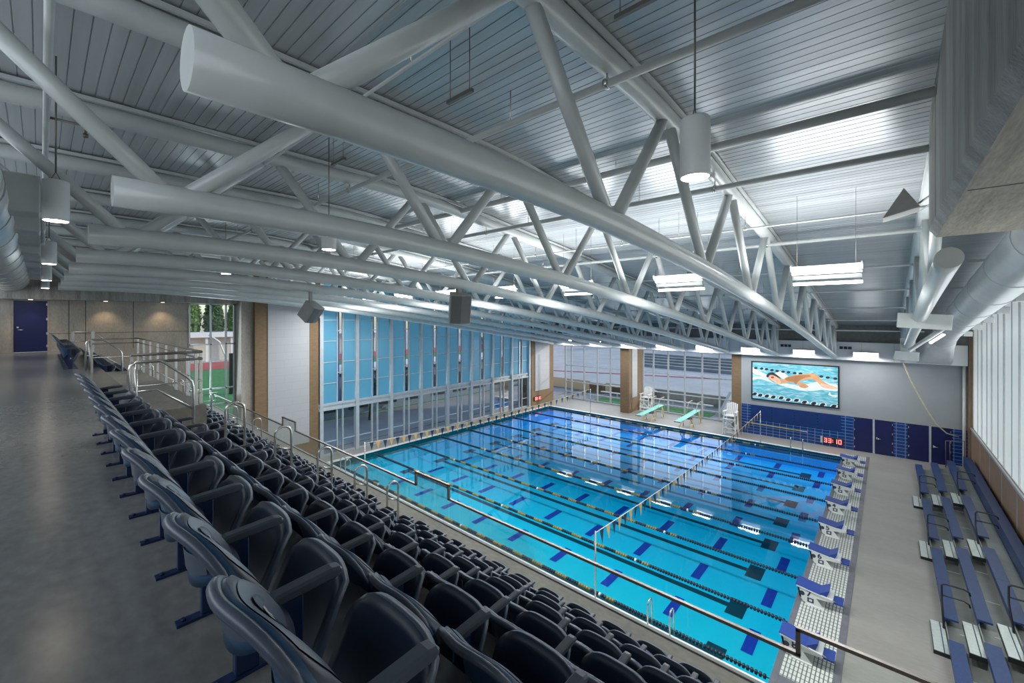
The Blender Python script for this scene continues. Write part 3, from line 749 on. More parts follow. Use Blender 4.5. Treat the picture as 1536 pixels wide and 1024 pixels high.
rown = {1:'top concourse row',2:'second row down',3:'third row down',4:'fourth row down',5:'fifth row down',6:'sixth row down',7:'front row by glass rail'}
used0 = usedE = False
for bn, y0, n, rws in blocks:
    for k in rws:
        for i in range(n):
            lb = 'navy flip-up chair, %s, %s, %s from near end' % (rown[k], bn, ORD[i])
            loc = (rowx(k), y0+.555*i, rowz(k)); grp = 'navy stadium seats, ' + rown[k]
            end = i == n-1
            src = seatE if end else seat0
            if end and not usedE: usedE = True; src.location = loc; src['label'] = lb; src['group'] = grp
            elif not end and not used0: used0 = True; src.location = loc; src['label'] = lb; src['group'] = grp
            else: dup2(src, loc, KIDS, lb, grp)

# ================================================================== RAILS
# glass guard along the front of the stand
t = thing('glass_railing', 'glass guard rail with stepped metal top rail along the stand front', 'railing', (XR,12,rowz(7)))
z0 = rowz(7); ZL, ZH = z0+.63, z0+.95
pts = []
segs = [(-3.5,.84,ZH),(.84,7.66,ZL),(7.66,8.95,ZH),(8.95,16.57,ZL),(16.57,17.81,ZH),(17.81,27.6,ZL)]
mb = MB()
for i, (a, b2, z) in enumerate(segs):
    mb.bar((XR,a-.025,z),(XR,b2+.025,z),.05,.045)
    if i: za, zz = sorted((segs[i-1][2], z)); mb.box(XR-.025,XR+.025,a-.025,a+.025,za,zz)
mb.build('top_rail', M['steel_dark'], t)
for a, b2, z in segs:
    n = max(1, round((b2-a)/1.5)); w = (b2-a)/n
    for j in range(n):
        MB().box(XR-.006,XR+.006,a+w*j+.008,a+w*(j+1)-.008,z0-.05,z-.01).build('glass_panel', M['rail_glass'], t)
MB().box(XR-.03,XR+.03,-3.5,27.6,z0-.3,z0+.02).build('base_shoe', M['louver'], t)
# loop handrails on the aisles
def loop(x, y, zf, label):
    t = thing('aisle_handrail', label, 'handrail', (x,y,zf), 'looped steel handrails on the aisles')
    top = zf+1.02; h = .14; pts = [(x-h,y,zf)]
    pts += [(x-h*math.cos(a), y, top-h+h*math.sin(a)) for a in [PI*i/10 for i in range(11)]] + [(x+h,y,zf-.2)]
    MB().tube(pts, .021, 10).build('loop_tube', M['steel'], t)
    MB().tube([(x-h,y,zf+.68),(x+h,y,zf+.56)], .018, 8).build('cross_bar', M['steel'], t)
aisle = {8.3:'first aisle', 17.2:'second aisle'}
for ya, an in aisle.items():
    for k in range(5):
        x = 2.21+DX*k; loop(x, ya, rowz(k+3)+DZ/2-.11+.0, 'steel loop handrail in the %s from the camera, %s step down' % (an, ORD[k]))
def toprail(y, lbl):
    t = thing('stair_handrail', lbl, 'handrail', (.87,y,ZC))
    p = [(.86,y,ZC),(.86,y,8.16),(.88,y,8.25),(.95,y,8.30),(1.22,y,8.31),(1.55,y,8.02),(1.61,y,7.94),(1.63,y,7.84),(1.63,y,rowz(2))]
    MB().tube(p, .021, 10).build('loop_tube', M['steel'], t)
    MB().tube([(.86,y,7.86),(1.18,y,7.87),(1.63,y,7.50)], .018, 10).build('mid_rail', M['steel'], t)
    MB().tube([(.94,y,ZC),(.94,y,8.28)], .021, 10).build('post', M['steel'], t)
toprail(8.3, 'bent steel handrail at the head of the first aisle from the camera')
toprail(17.2, 'bent steel handrail at the head of the second aisle from the camera')
# guard rail round the accessible platform
t = thing('guard_rail', 'steel post guard rail round the raised viewing platform', 'railing', (1.9,12,ZC))
mb = MB()
for z in (ZC+.92, ZC+.80): mb.tube([(.95,8.88,z),(1.86,8.88,z),(1.86,16.08,z),(.92,16.08,z)], .022, 8)
mb.build('top_rail', M['steel_dark'], t)
MB().tube([(.95,8.88,ZC+.42),(1.86,8.88,ZC+.42),(1.86,16.08,ZC+.42),(.92,16.08,ZC+.42)], .012, 8).tube([(1.86,8.88,ZC+.2),(1.86,16.08,ZC+.2)], .012, 8).build('mid_rail', M['steel'], t)
for x, y in [(.95,8.88),(1.78,8.88)] + [(1.86,8.95+1.02*i) for i in range(8)] + [(.92,16.08)]:
    MB().box(x-.024,x+.024,y-.010,y+.010,ZC,ZC+.90).build('post', M['steel'], t, bevel=.004)
t = thing('guard_rail', 'steel guard rail at the far end of the concourse by the concrete wall', 'railing', (.9,24.6,ZC))
MB().tube([(.9,25.6,ZC+.9),(.9,25.6,ZC),],.02,8).tube([(.9,25.6,ZC+.9),(1.5,25.6,ZC+.9),(2.0,25.6,ZC+.4)], .02, 8).tube([(.9,25.6,ZC+.5),(1.5,25.6,ZC+.5)], .016, 8).build('rail_tube', M['steel'], t)
for x in (.9,1.5): MB().box(x-.05,x+.05,25.58,25.62,ZC,ZC+.92).build('post', M['steel'], t)
t = thing('guard_rail', 'short steel rail on the walkway before the tall left window', 'railing', (6.0,26.6,rowz(7)))
MB().tube([(5.4,26.5,rowz(7)),(5.4,26.5,5.0),(6.3,26.5,5.0)], .02, 8).tube([(5.4,26.5,4.6),(6.3,26.5,4.6)], .016, 8).build('rail_tube', M['steel'], t)
# ================================================================== POOL THINGS
# lane ropes
def rope_mesh(x):
    mb = MB(); y = 2.25; i = 0
    mb.tube([(x,2.1,.02),(x,25.2,.02)], .012, 6, 0)
    while y < 25.0:
        u = y-2.2
        gold = 4.2 < u < 18.6 and (int(u/.5) % 2 == 0)
        m = 1 if gold else 0
        if abs(u-4.7) < .06 or abs(u-18.1) < .06 or abs(u-11.43) < .06: m = 2
        mb.tube([(x,y,.02),(x,y+.012,.02),(x,y+.062,.02),(x,y+.074,.02)], [.03,.062,.062,.03], 8, m)
        y += .095
    return mb
rn = ['lane rope along the far pool edge'] + ['navy and gold lane rope, %s out from the far pool edge' % ORD[i] for i in range(7)] + ['lane rope along the near pool edge below the stand']
first = None
for i in range(9):
    x = LX0 - LW*i + (-.12 if i == 0 else .12 if i == 8 else 0)
    if first is None:
        first = thing('lane_rope', rn[0], 'lane rope', (x,13.6,.02), 'floating lane ropes')
        rope_mesh(x).build('float_line', [M['float_navy'], M['float_gold'], M['float_white']], first, fix=False)
        for yy in (2.12, 25.12): MB().tube([(x,yy-.04,.02),(x,yy+.04,.02)], .03, 8).build('rope_anchor', M['steel'], first)
    else: dup(first, (x,13.6,.02), rn[i], 'floating lane ropes')
# backstroke flags
def flags(y, label, z=2.35):
    t = thing('flag_string', label, 'pennant string', (22,y,z), 'backstroke pennant strings')
    xa, xb = 11.39, 33.81
    sag = lambda x: z - .28*(1-((2*x-xa-xb)/(xb-xa))**2)
    n = 60
    MB().tube([(xa+(xb-xa)*i/n,y,sag(xa+(xb-xa)*i/n)) for i in range(n+1)][0:], .010, 6).build('cord', M['float_white'], t)
    k = 0; x = xa+.35
    while x < xb-.3:
        c = sag(x)
        MB().add([(x-.13,y,c),(x+.13,y,c),(x+random.uniform(-.03,.03),y+random.uniform(-.05,.05),c-.46)], [(0,1,2)]).build('pennant', M['gold'] if k % 2 else M['navy_flag'], t, fix=False)
        x += .40; k += 1
    for x, s in ((11.35,'near stand'),(33.85,'far side')):
        p = thing('flag_post', 'slim steel post holding the %s pennants, %s' % ('block-end' if y < 10 else 'glass-wall end', s), 'post', (x,y,.15))
        MB().tube([(x,y,.15),(x,y,z+.06)], .026, 10).build('pole', M['steel'], p)
        MB().tube([(x,y,.15),(x,y,.19)], .07, 12).build('pole_base', M['steel'], p)
flags(6.7, 'gold and navy pennants strung across the pool before the starting blocks')
flags(20.5, 'gold and navy pennants strung across the pool near the blue glass wall')
# starting blocks
def text_mesh(s, size):
    cu = bpy.data.curves.new('txt', 'FONT'); cu.body = s; cu.size = size; cu.align_x = 'CENTER'; cu.align_y = 'CENTER'; cu.resolution_u = 3; cu.offset = .008
    o = bpy.data.objects.new('txt', cu); COL.objects.link(o)
    dg = bpy.context.evaluated_depsgraph_get(); dg.update()
    me = bpy.data.meshes.new_from_object(o.evaluated_get(dg))
    vs = [tuple(v.co) for v in me.vertices]; fs = [list(p.vertices) for p in me.polygons]
    bpy.data.objects.remove(o); bpy.data.curves.remove(cu); bpy.data.meshes.remove(me)
    return vs, fs
def block(i):
    x = LX0 - LW*(i+.5); yb = 2.05
    t = thing('starting_block', 'white starting block with blue tread marked %d beside the pool' % (i+1), 'starting block', (x,yb-.4,.16), 'starting blocks along the pool end')
    W = .28
    side = [(2.10,.62),(1.25,.52),(1.20,.47),(1.62,.42),(1.42,.16),(1.86,.16),(2.03,.30)]
    mb = MB()
    mb.prism(side, lambda u,v,w: (w,u,v), x-W, x-W+.03).prism(side, lambda u,v,w: (w,u,v), x+W-.03, x+W)
    mb.prism([(2.10,.62),(2.03,.30),(1.99,.30),(2.05,.60)], lambda u,v,w: (w,u,v), x-W, x+W)
    mb.prism([(1.42,.16),(1.86,.16),(1.86,.19),(1.42,.19)], lambda u,v,w: (w,u,v), x-W-.04, x+W+.04)
    mb.prism([(2.12,.655),(2.12,.615),(1.22,.505),(1.22,.545)], lambda u,v,w: (w,u,v), x-W-.02, x+W+.02)
    mb.build('pedestal', M['block_white'], t)
    MB().prism([(2.14,.675),(2.14,.650),(1.50,.572),(1.50,.597)], lambda u,v,w: (w,u,v), x-W-.01, x+W+.01).build('tread', M['block_blue'], t)
    MB().prism([(1.55,.60),(1.32,.76),(1.30,.745),(1.36,.57),(1.52,.585)], lambda u,v,w: (w,u,v), x-W+.02, x+W-.02).build('kick_fin', M['block_blue'], t)
    MB().prism([(1.22,.46),(.98,.46),(.98,.42),(1.22,.42)], lambda u,v,w: (w,u,v), x-.22, x+.22).build('rear_step', M['block_blue'], t)
    MB().prism([(1.30,.50),(1.22,.50),(1.10,.42),(1.0,.40),(1.0,.42)], lambda u,v,w: (w,u,v), x-.20, x-.17).prism([(1.30,.50),(1.22,.50),(1.10,.42),(1.0,.40),(1.0,.42)], lambda u,v,w: (w,u,v), x+.17, x+.20).build('step_arm', M['block_white'], t)
    # number and round emblem on both sides
    vs, fs = text_mesh(str(i+1), .25)
    for s in (-1, 1):
        X = x + s*(W+.003)
        mb = MB(); mb.add([(X, 1.80+(-1 if s < 0 else 1)*(-a)*(-1 if s<0 else 1)*(1 if s<0 else 1) if False else 1.80 - a*(1 if s < 0 else -1), .49+b2) for a, b2, c in vs], fs)
        mb.build('number', M['ink'], t, fix=False)
        mb = MB()
        n = 18; mb.add([(X,1.975+.068*math.cos(2*PI*j/n),.45+.068*math.sin(2*PI*j/n)) for j in range(n)], [list(range(n))])
        mb.build('round_emblem', M['ink'], t, fix=False)
        mb = MB()
        for a0, a1, b0, b1 in ((-.08,.08,-.07,-.035),(-.08,.08,.035,.07),(-.08,-.04,-.035,.035),(.04,.08,-.035,.035)):
            mb.add([(X,1.76+a0,.31+b0),(X,1.76+a1,.31+b0),(X,1.76+a1,.31+b1),(X,1.76+a0,.31+b1)], [(0,1,2,3)])
        mb.build('square_mark', M['ink'], t, fix=False)
for i in range(8): block(i)
# pool grab rails
def grab(x, y, dirx, label, grp):
    t = thing('grab_rail', label, 'grab rail', (x,y,.16), grp)
    p = [(x,y,.15),(x,y,.75)] + [(x+dirx*(.14-.14*math.cos(a)), y, .75+.14*math.sin(a)) for a in [PI*i/8 for i in range(1,9)]] + [(x+dirx*.28,y,.2),(x+dirx*.30,y,-.3)]
    MB().tube(p, .022, 10).build('rail_tube', M['steel'], t)
    MB().tube([(x,y,.15),(x,y,.18)], .05, 12).build('flange', M['steel'], t)
for i, y in enumerate((4.46,5.09)): grab(11.5, y, 1, 'steel pool grab rail below the glass guard, %s the starting blocks' % ('nearer' if i == 0 else 'farther from'), 'pool grab rails')
for i, y in enumerate((4.21,4.88)): grab(33.9, y, -1, 'steel pool grab rail before the blue tile wall, %s the screen centre' % ('farther from' if i == 0 else 'nearer'), 'pool grab rails')
for i, y in enumerate((22.9,23.5)): grab(11.5, y, 1, 'steel pool grab rail in the far-left pool corner, %s' % ('outer' if i else 'inner'), 'pool grab rails')
# springboards
def spring(y, label):
    t = thing('springboard', label, 'springboard', (35.4,y,.15), 'teal springboards')
    MB().prism([(32.5,.93),(37.2,1.08),(37.2,1.13),(32.5,.965)], lambda u,v,w: (u,w,v), y-.25, y+.25).build('board', M['teal'], t, bevel=.01)
    MB().box(32.49,32.60,y-.25,y+.25,.925,.97).build('tip_pad', M['ink'], t)
    MB().box(34.3,34.9,y-.34,y+.34,.86,.96).tube([(34.6,y-.40,.90),(34.6,y+.40,.90)], .07, 12).build('fulcrum', M['ink'], t)
    for s in (-1,1):
        MB().bar((34.6,y+s*.30,.88),(34.15,y+s*.42,.15),.07,.07).bar((34.6,y+s*.30,.88),(35.05,y+s*.42,.15),.07,.07).bar((34.3,y+s*.38,.4),(34.9,y+s*.38,.4),.05,.05).build('leg', M['cream'], t)
        MB().bar((36.7,y+s*.28,1.06),(36.45,y+s*.36,.15),.07,.07).bar((36.7,y+s*.28,1.06),(36.95,y+s*.36,.15),.07,.07).build('leg', M['cream'], t)
        MB().tube([(36.95,y+s*.36,.2),(36.95,y+s*.36,1.9),(36.1,y+s*.36,1.9),(35.6,y+s*.36,1.1)], .02, 8).build('side_rail', M['cream'], t)
spring(15.2, 'teal springboard on cream stand beside the brick column'); spring(12.05, 'teal springboard on cream stand nearer the lifeguard chair')
# lifeguard chairs
def lifeguard(x, y, label):
    t = thing('lifeguard_chair', label, 'lifeguard chair', (x,y,.15), 'white lifeguard chairs')
    z = .15; zs = 1.55
    for sx in (-1,1):
        for sy in (-1,1): MB().bar((x+sx*.42,y+sy*.42,z),(x+sx*.34,y+sy*.36,zs+.35),.07,.09).build('leg', M['white_plastic'], t)
    mb = MB()
    for s in (-1,1):
        mb.bar((x-.41,y+s*.41,.35),(x+.36,y+s*.38,1.1),.03,.07).bar((x+.41,y+s*.41,.35),(x-.36,y+s*.38,1.1),.03,.07)
    mb.bar((x-.42,y-.40,.7),(x-.40,y+.38,1.3),.03,.07).bar((x-.42,y+.40,.7),(x-.40,y-.38,1.3),.03,.07)
    mb.build('brace', M['white_plastic'], t)
    for zz in (.35,.65,1.32): MB().box(x-.56,x-.38,y-.42,y+.42,zz,zz+.05).build('step', M['white_plastic'], t)
    mb = MB()
    for i in range(5): mb.box(x-.40+.15*i,x-.27+.15*i,y-.36,y+.36,zs,zs+.035)
    mb.build('seat', M['white_plastic'], t)
    for s in (-1,1): MB().box(x-.45,x+.32,y+s*.40-.07,y+s*.40+.07,zs+.30,zs+.335).build('armrest', M['white_plastic'], t)
    for i in range(6):
        yy = y-.33+.132*i; h = .95 - .10*((i-2.5)/2.5)**2
        MB().bar((x+.30,yy,zs),(x+.52,yy,zs+h),.105,.025,0,(1,0,0)).build('back_slat', M['white_plastic'], t)
lifeguard(34.75, 8.85, 'white lifeguard chair by the pool before the blue tile wall')
lifeguard(37.5, 16.75, 'white lifeguard chair between the brick column and a springboard')
# rescue pole on the wall
t = thing('mounted_rescue_pole', 'long yellow rescue pole mounted on the blue tile wall', 'rescue pole', (35.9,6.2,.95))
MB().tube([(35.9,8.16,.98),(35.9,4.6,.93)], .022, 8).build('pole', M['yellow'], t); MB().tube([(35.9,4.6,.93),(35.9,4.2,.92)], .018, 8).build('pole_tip', M['float_white'], t)
# scoreboards
SEG = {'0':'abcdef','1':'bc','3':'abgcd'}
def board(pts, name, label, w, h, chars, fn, depth):
    t = thing(name, label, 'scoreboard', fn(0,0,0))
    MB().prism([(-w/2,-h/2),(w/2,-h/2),(w/2,h/2),(-w/2,h/2)], fn, 0, depth).build('case', M['black'], t)
    return t
fn = lambda u, v, w: (35.99-w, 2.78-u, .56+v)
t = board(None, 'digital_scoreboard', 'red digital scoreboard reading 33:10 on the blue tile wall', 1.12, .44, None, fn, .10)
MB().prism([(-.68,-.22),(-.56,-.22),(-.56,.22),(-.68,.22)], fn, 0, .10).build('case_end', M['galv'], t)
mb = MB()
def digit(ch, u0, w=.17, h=.30, th=.042):
    q = {'a':(0,w,h-th,h),'g':(0,w,h/2-th/2,h/2+th/2),'d':(0,w,0,th),'f':(0,th,h/2,h),'b':(w-th,w,h/2,h),'e':(0,th,0,h/2),'c':(w-th,w,0,h/2)}
    for s_ in SEG[ch]:
        a, b2, c, d2 = q[s_]; mb.prism([(u0+a,-.15+c),(u0+b2,-.15+c),(u0+b2,-.15+d2),(u0+a,-.15+d2)], fn, .10, .106)
digit('3',-.48); digit('3',-.25); digit('1',.07); digit('0',.30)
for v in (-.06,.06): mb.prism([(-.02,v-.02),(.02,v-.02),(.02,v+.02),(-.02,v+.02)], fn, .10, .106)
mb.build('lit_digits', M['led'], t)
fn = lambda u, v, w: (33.5+u, 26.49-w, .80+v)
t = board(None, 'digital_scoreboard', 'small red digital scoreboard at the foot of the corner column', 1.0, .42, None, fn, .10)
mb = MB(); digit('3',-.46); digit('3',-.24); digit('1',.03); digit('0',.27); mb.build('lit_digits', M['led'], t)

# ================================================================== VIDEO SCREEN
XS = 35.93
t = thing('video_screen', 'large wall screen showing a freestyle swimmer in turquoise water', 'screen', (XS,5.05,4.2))
Y0, Y1, Z0, Z1 = 7.72, 2.42, 2.78, 5.68
MB().box(XS,XW,Y1,Y0,Z0,Z1).build('screen_frame', M['black'], t)
m, nt, b = newmat('screen_water')
tc = node(nt, 'ShaderNodeTexCoord'); mp = node(nt, 'ShaderNodeMapping'); mp.inputs['Scale'].default_value = (1,.8,3.2)
nz = node(nt, 'ShaderNodeTexNoise'); nz.inputs['Scale'].default_value = 2.2; nz.inputs['Detail'].default_value = 7; nz.inputs['Distortion'].default_value = .6
nt.links.new(tc.outputs['Object'], mp.inputs[0]); nt.links.new(mp.outputs[0], nz.inputs['Vector'])
cr = node(nt, 'ShaderNodeValToRGB'); E_ = cr.color_ramp.elements
E_[0].position = .33; E_[0].color = (.05,.27,.35,1); E_[1].position = .72; E_[1].color = (.40,.55,.57,1)
e = E_.new(.5); e.color = (.12,.38,.45,1)
nt.links.new(nz.outputs['Fac'], cr.inputs[0]); nt.links.new(cr.outputs[0], b.inputs['Base Color']); nt.links.new(cr.outputs[0], b.inputs['Emission Color'])
b.inputs['Emission Strength'].default_value = .42
MB().add([(XS-.004,Y1+.09,Z0+.09),(XS-.004,Y0-.09,Z0+.09),(XS-.004,Y0-.09,Z1-.09),(XS-.004,Y1+.09,Z1-.09)], [(0,1,2,3)]).build('picture', m, t, fix=False)
def pic(px, py, dx):
    u = (px-165)/1240; top = 115+70*u; bot = 660+135*u; v = (py-top)/(bot-top)
    u = min(1, max(0, u)); v = min(1, max(0, v))
    return (XS-.004-dx, Y0-.09-u*(Y0-Y1-.18), Z1-.09-v*(Z1-Z0-.18))
def skinm(n, c): return mat(n, c, .6, 0, .2, 2.2, emit=.25)
sk = [skinm('picture_skin', (.55,.27,.12)), skinm('picture_skin_dark', (.34,.15,.06)), skinm('picture_skin_pale', (.70,.42,.28))]
foam = mat('picture_foam', (.62,.68,.70), .7, 0, .15, 5, emit=.25); pd = mat('picture_dark', (.02,.025,.035), .6)
rd = mat('picture_goggle', (.40,.03,.05), .6, emit=.2)
def shape(name, pts, dx, m):
    n = len(pts); P = []
    for i in range(n):   # rounded outline through the points
        p0, p1, p2, p3 = pts[i-1], pts[i], pts[(i+1) % n], pts[(i+2) % n]
        for k in range(5):
            s = k/5
            P.append(tuple(.5*((2*p1[j]) + (-p0[j]+p2[j])*s + (2*p0[j]-5*p1[j]+4*p2[j]-p3[j])*s*s + (-p0[j]+3*p1[j]-3*p2[j]+p3[j])*s**3) for j in (0,1)))
    MB().add([pic(a, b2, dx) for a, b2 in P], [list(range(len(P)))]).build(name, m, t, fix=False)
shape('foam_shape', [(165,195),(260,240),(380,300),(430,330),(420,360),(330,340),(250,310),(165,270)], .001, foam)
shape('foam_shape', [(165,350),(260,330),(400,370),(500,430),(420,410),(280,370),(165,380)], .001, foam)
shape('foam_shape', [(520,290),(600,255),(700,310),(700,360),(640,370),(580,330)], .001, foam)
shape('foam_shape', [(560,440),(700,440),(880,470),(1000,440),(1180,400),(1300,430),(1400,450),(1400,545),(1200,530),(1050,550),(880,540),(720,500),(600,465)], .001, foam)
shape('foam_shape', [(1280,600),(1300,560),(1320,600),(1395,610),(1370,640),(1300,615)], .001, foam)
shape('swimmer_shape', [(420,330),(480,305),(560,330),(620,385),(700,340),(830,305),(960,292),(1080,285),(1140,320),(1200,390),(1290,450),(1390,490),(1330,512),(1210,490),(1150,430),(1090,380),(1020,370),(900,395),(860,440),(760,420),(660,430),(580,450),(500,410),(430,370)], .003, sk[0])
shape('swimmer_shape', [(680,355),(830,320),(1000,300),(1040,330),(960,350),(870,400),(830,450),(790,410),(700,400)], .004, sk[1])
shape('swimmer_shape', [(430,335),(500,325),(570,360),(610,420),(570,450),(520,420),(450,375)], .004, sk[2])
shape('swimmer_shape', [(860,430),(940,430),(1010,480),(960,505),(890,490)], .004, sk[0])
shape('swimmer_shape', [(1180,430),(1290,455),(1390,490),(1390,515),(1290,510),(1200,480)], .004, sk[2])
shape('cap_shape', [(385,320),(420,280),(480,268),(520,290),(570,325),(610,365),(560,345),(500,315),(440,310),(415,345),(395,345)], .005, pd)
shape('goggle_shape', [(455,338),(490,330),(505,350),(480,360),(460,352)], .006, rd)
for a, b2 in ((215,205),(310,212),(385,222),(470,235),(550,248),(640,258),(720,265),(810,278),(895,285),(1185,325),(1270,340),(1370,355)):
    shape('rope_float_shape', [(a-28,b2+4),(a-8,b2-16),(a+22,b2-12),(a+28,b2+8),(a,b2+20)], .002, pd)
for i, (a, b2) in enumerate(((195,600),(285,620),(390,633),(490,648),(610,660),(715,688),(835,695),(950,722),(1080,738),(1200,755),(1350,775))):
    shape('foam_shape', [(a-50,b2+5),(a-20,b2-28),(a+40,b2-26),(a+60,b2+10),(a,b2+28)], .001, foam)
    shape('rope_float_shape', [(a-34,b2+12),(a-12,b2-22),(a+30,b2-22),(a+36,b2-2),(a+12,b2+22)], .002, pd)

# ================================================================== BLEACHERS
BX = [(34.0,28.75),(27.75,23.05),(22.05,17.15),(16.05,10.5),(9.5,4.5)]
t = thing('bleacher', 'blue plank bleacher in three rows along the right wall', 'bleacher', (20,-2.3,.15))
RYs = [-1.22,-1.86,-2.50]; RZ = [.43,.68,.93]
for k in range(3):
    z = RZ[k]
    MB().box(4.5,34.2,RYs[k]-.66,RYs[k]-.02,z-.33,z-.30 if False else z-.02-.25).build('foot_deck', M['bleach_deck'], t)
    MB().box(4.5,34.2,RYs[k]-.02,RYs[k]+.0,.15,z-.12).build('riser_board', M['bleach_deck'], t)
MB().box(4.5,34.2,-3.14,-2.5,.66,.68).build('foot_deck', M['bleach_deck'], t)
mb = MB()
for k in range(3):
    for x in range(5,34,2): mb.box(x-.01,x+.01,RYs[k]-.66,RYs[k]-.28,RZ[k]-.27,RZ[k]-.262)
mb.build('deck_seam', M['float_white'], t)
for k in range(3):
    for a, b2 in BX:
        mb = MB().box(b2,a,RYs[k]-.27,RYs[k]+.02,RZ[k]-.05,RZ[k]).box(b2,a,RYs[k]-.02,RYs[k]+.02,RZ[k]-.17,RZ[k]-.05)
        mb.box((a+b2)/2-.012,(a+b2)/2+.012,RYs[k]-.272,RYs[k]+.024,RZ[k]-.055,RZ[k]+.001,1)
        mb.build('seat_plank', [M['bleach_blue'], M['ink']], t)
MB().box(4.5,34.4,-3.46,-3.16,1.12,1.18).box(4.5,34.4,-3.19,-3.16,.66,1.12).build('back_plank', M['bleach_blue'], t)
AX = [27.75,22.2,16.4,9.9]
for a in AX:
    for k in range(3):
        y0 = RYs[k]; zt0 = RZ[k]-.19
        MB().box(a-.75,a+.75,y0+.02,y0+.30,zt0-.03,zt0+.0).box(a-.75,a+.75,y0+.10,y0+.12,zt0,zt0+.006,1).build('aisle_step', [M['alu'], M['ink']], t)
        MB().box(a-.78,a-.75,y0+.0,y0+.32,zt0-.12,zt0+.005).box(a-.75,a+.75,y0+.29,y0+.31,zt0-.10,zt0-.03).build('step_end', M['black'], t)
    for y, z in ((-1.18,.20),(-2.46,.70)):
        x = a+1.15
        MB().tube([(x-.7,y,z),(x,y,z+.5),(x,y,z+.95),(x,y-.05,z+1.0),(x,y-.45,z+1.0),(x,y-.55,z+.95),(x,y-.57,z+.87)], .024, 8).tube([(x,y,z+.66),(x,y-.45,z+.66),(x,y-.55,z+.61),(x,y-.57,z+.53)], .022, 8).build('handrail', M['black'], t)
t = thing('barrier_rail', 'thin black rail frame by the door in the right corner', 'railing', (35.3,-2.6,.15))
MB().tube([(35.4,-2.55,.15),(35.4,-2.55,1.72),(35.4,-3.3,1.85),(35.4,-3.3,.15)], .022, 8).tube([(35.4,-2.72,.15),(35.4,-2.72,1.68)], .015, 8).build('rail_tube', M['steel_dark'], t)
# ================================================================== OUTSIDE
def quad(pts): return MB().add(pts, [(0,1,2,3)])
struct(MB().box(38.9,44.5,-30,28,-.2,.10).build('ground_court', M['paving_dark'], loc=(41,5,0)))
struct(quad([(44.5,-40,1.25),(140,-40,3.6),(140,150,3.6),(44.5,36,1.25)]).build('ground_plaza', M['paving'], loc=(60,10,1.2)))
struct(MB().box(44.4,44.6,-40,19,-.2,1.25).build('wall_retaining', M['wall_conc'], loc=(44.5,-5,.6)))
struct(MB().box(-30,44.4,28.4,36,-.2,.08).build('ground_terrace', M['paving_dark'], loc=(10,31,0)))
o = quad([(-60,36,.05),(44.4,36,.05),(120,120,.05),(-60,120,.05)]).build('field_turf', M['grass'], loc=(0,60,0)); struct(o)
o = quad([(-60,86,.09),(90,86,.09),(100,100,.09),(-60,100,.09)]).build('field_track', M['track'], loc=(0,92,0)); struct(o)
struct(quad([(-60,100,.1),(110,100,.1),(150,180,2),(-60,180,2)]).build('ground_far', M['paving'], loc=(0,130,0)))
# red kerb stripe and curved terrace steps on the plaza
def gz(x): return 1.25 + (x-44.5)*(3.6-1.25)/(140-44.5)
o = MB().prism([(47.5,40),(47.9,40),(58.6,2),(58.2,2)], lambda u,v,w: (u,v,gz(u)+w), .01, .05).build('trim_kerb_stripe', M['redpaint'], loc=(53,20,1.6)); struct(o)
for i in range(5):
    t = thing('terrace_step', 'long pale stone step outside the far windows, %s of five' % ORD[i], 'step', (60+1.5*i,16,2))
    pts = [(60+1.5*i+.004*(y-14)**2, y) for y in range(2,31,4)]
    mb = MB()
    for (a, ya), (c, yc2) in zip(pts, pts[1:]): mb.bar((a,ya,gz(a)+.2+.22*i),(c,yc2,gz(c)+.2+.22*i),.9,.4)
    mb.build('step_stone', M['paving_dark'], t)
for i, (x, y, l, m, lb, h) in enumerate(((43.9,21.2,2.6,'wood','tan brick planter wall outside the left far window',.95),(43.8,25.6,.9,'wood','small tan brick box outside beside the corner column',1.1))):
    t = thing('planter_wall', lb, 'planter', (x,y,.1))
    MB().box(x-.3,x+.3,y-l,y+l,.1,.1+h).build('planter_body', M['brick'], t); MB().box(x-.4,x+.4,y-l-.05,y+l+.05,.1+h,.2+h).build('coping', M['paving'], t)
t = thing('bench', 'long white bench rail outside the far windows', 'bench', (42,14,.1))
MB().box(41.8,42.1,12.2,24,.62,.72).build('seat', M['white_plastic'], t)
for y in (13,16,19,22): MB().box(41.88,42.02,y-.08,y+.08,.1,.62).build('leg', M['galv'], t)
for y0, y1, lb in ((18.8,23.5,'strip of bright lawn outside the left far window'),(11.8,17.2,'strip of shaded lawn outside behind the springboards')):
    o = MB().box(39.6,41.4,y0,y1,.08,.14).build('lawn_strip', M['grass'], loc=(40.5,(y0+y1)/2,.1)); struct(o, lb)
t = thing('outdoor_stair', 'concrete stair with side wall outside behind the lifeguard chair', 'stair', (42,9.6,.1))
for i in range(7): MB().box(40.6+.5*i,41.1+.5*i,8.6,11.0,.1,.28+.17*i).build('tread', M['paving'], t)
MB().prism([(40.5,.1),(44.4,.1),(44.4,1.9),(43.6,1.9),(40.5,.6)], lambda u,v,w: (u,w,v), 11.0, 11.25).build('side_wall', M['paving'], t)
MB().tube([(40.4,10.0,.1),(40.4,10.0,1.0),(44,10.0,2.1)], .025, 8).build('handrail', M['steel'], t)
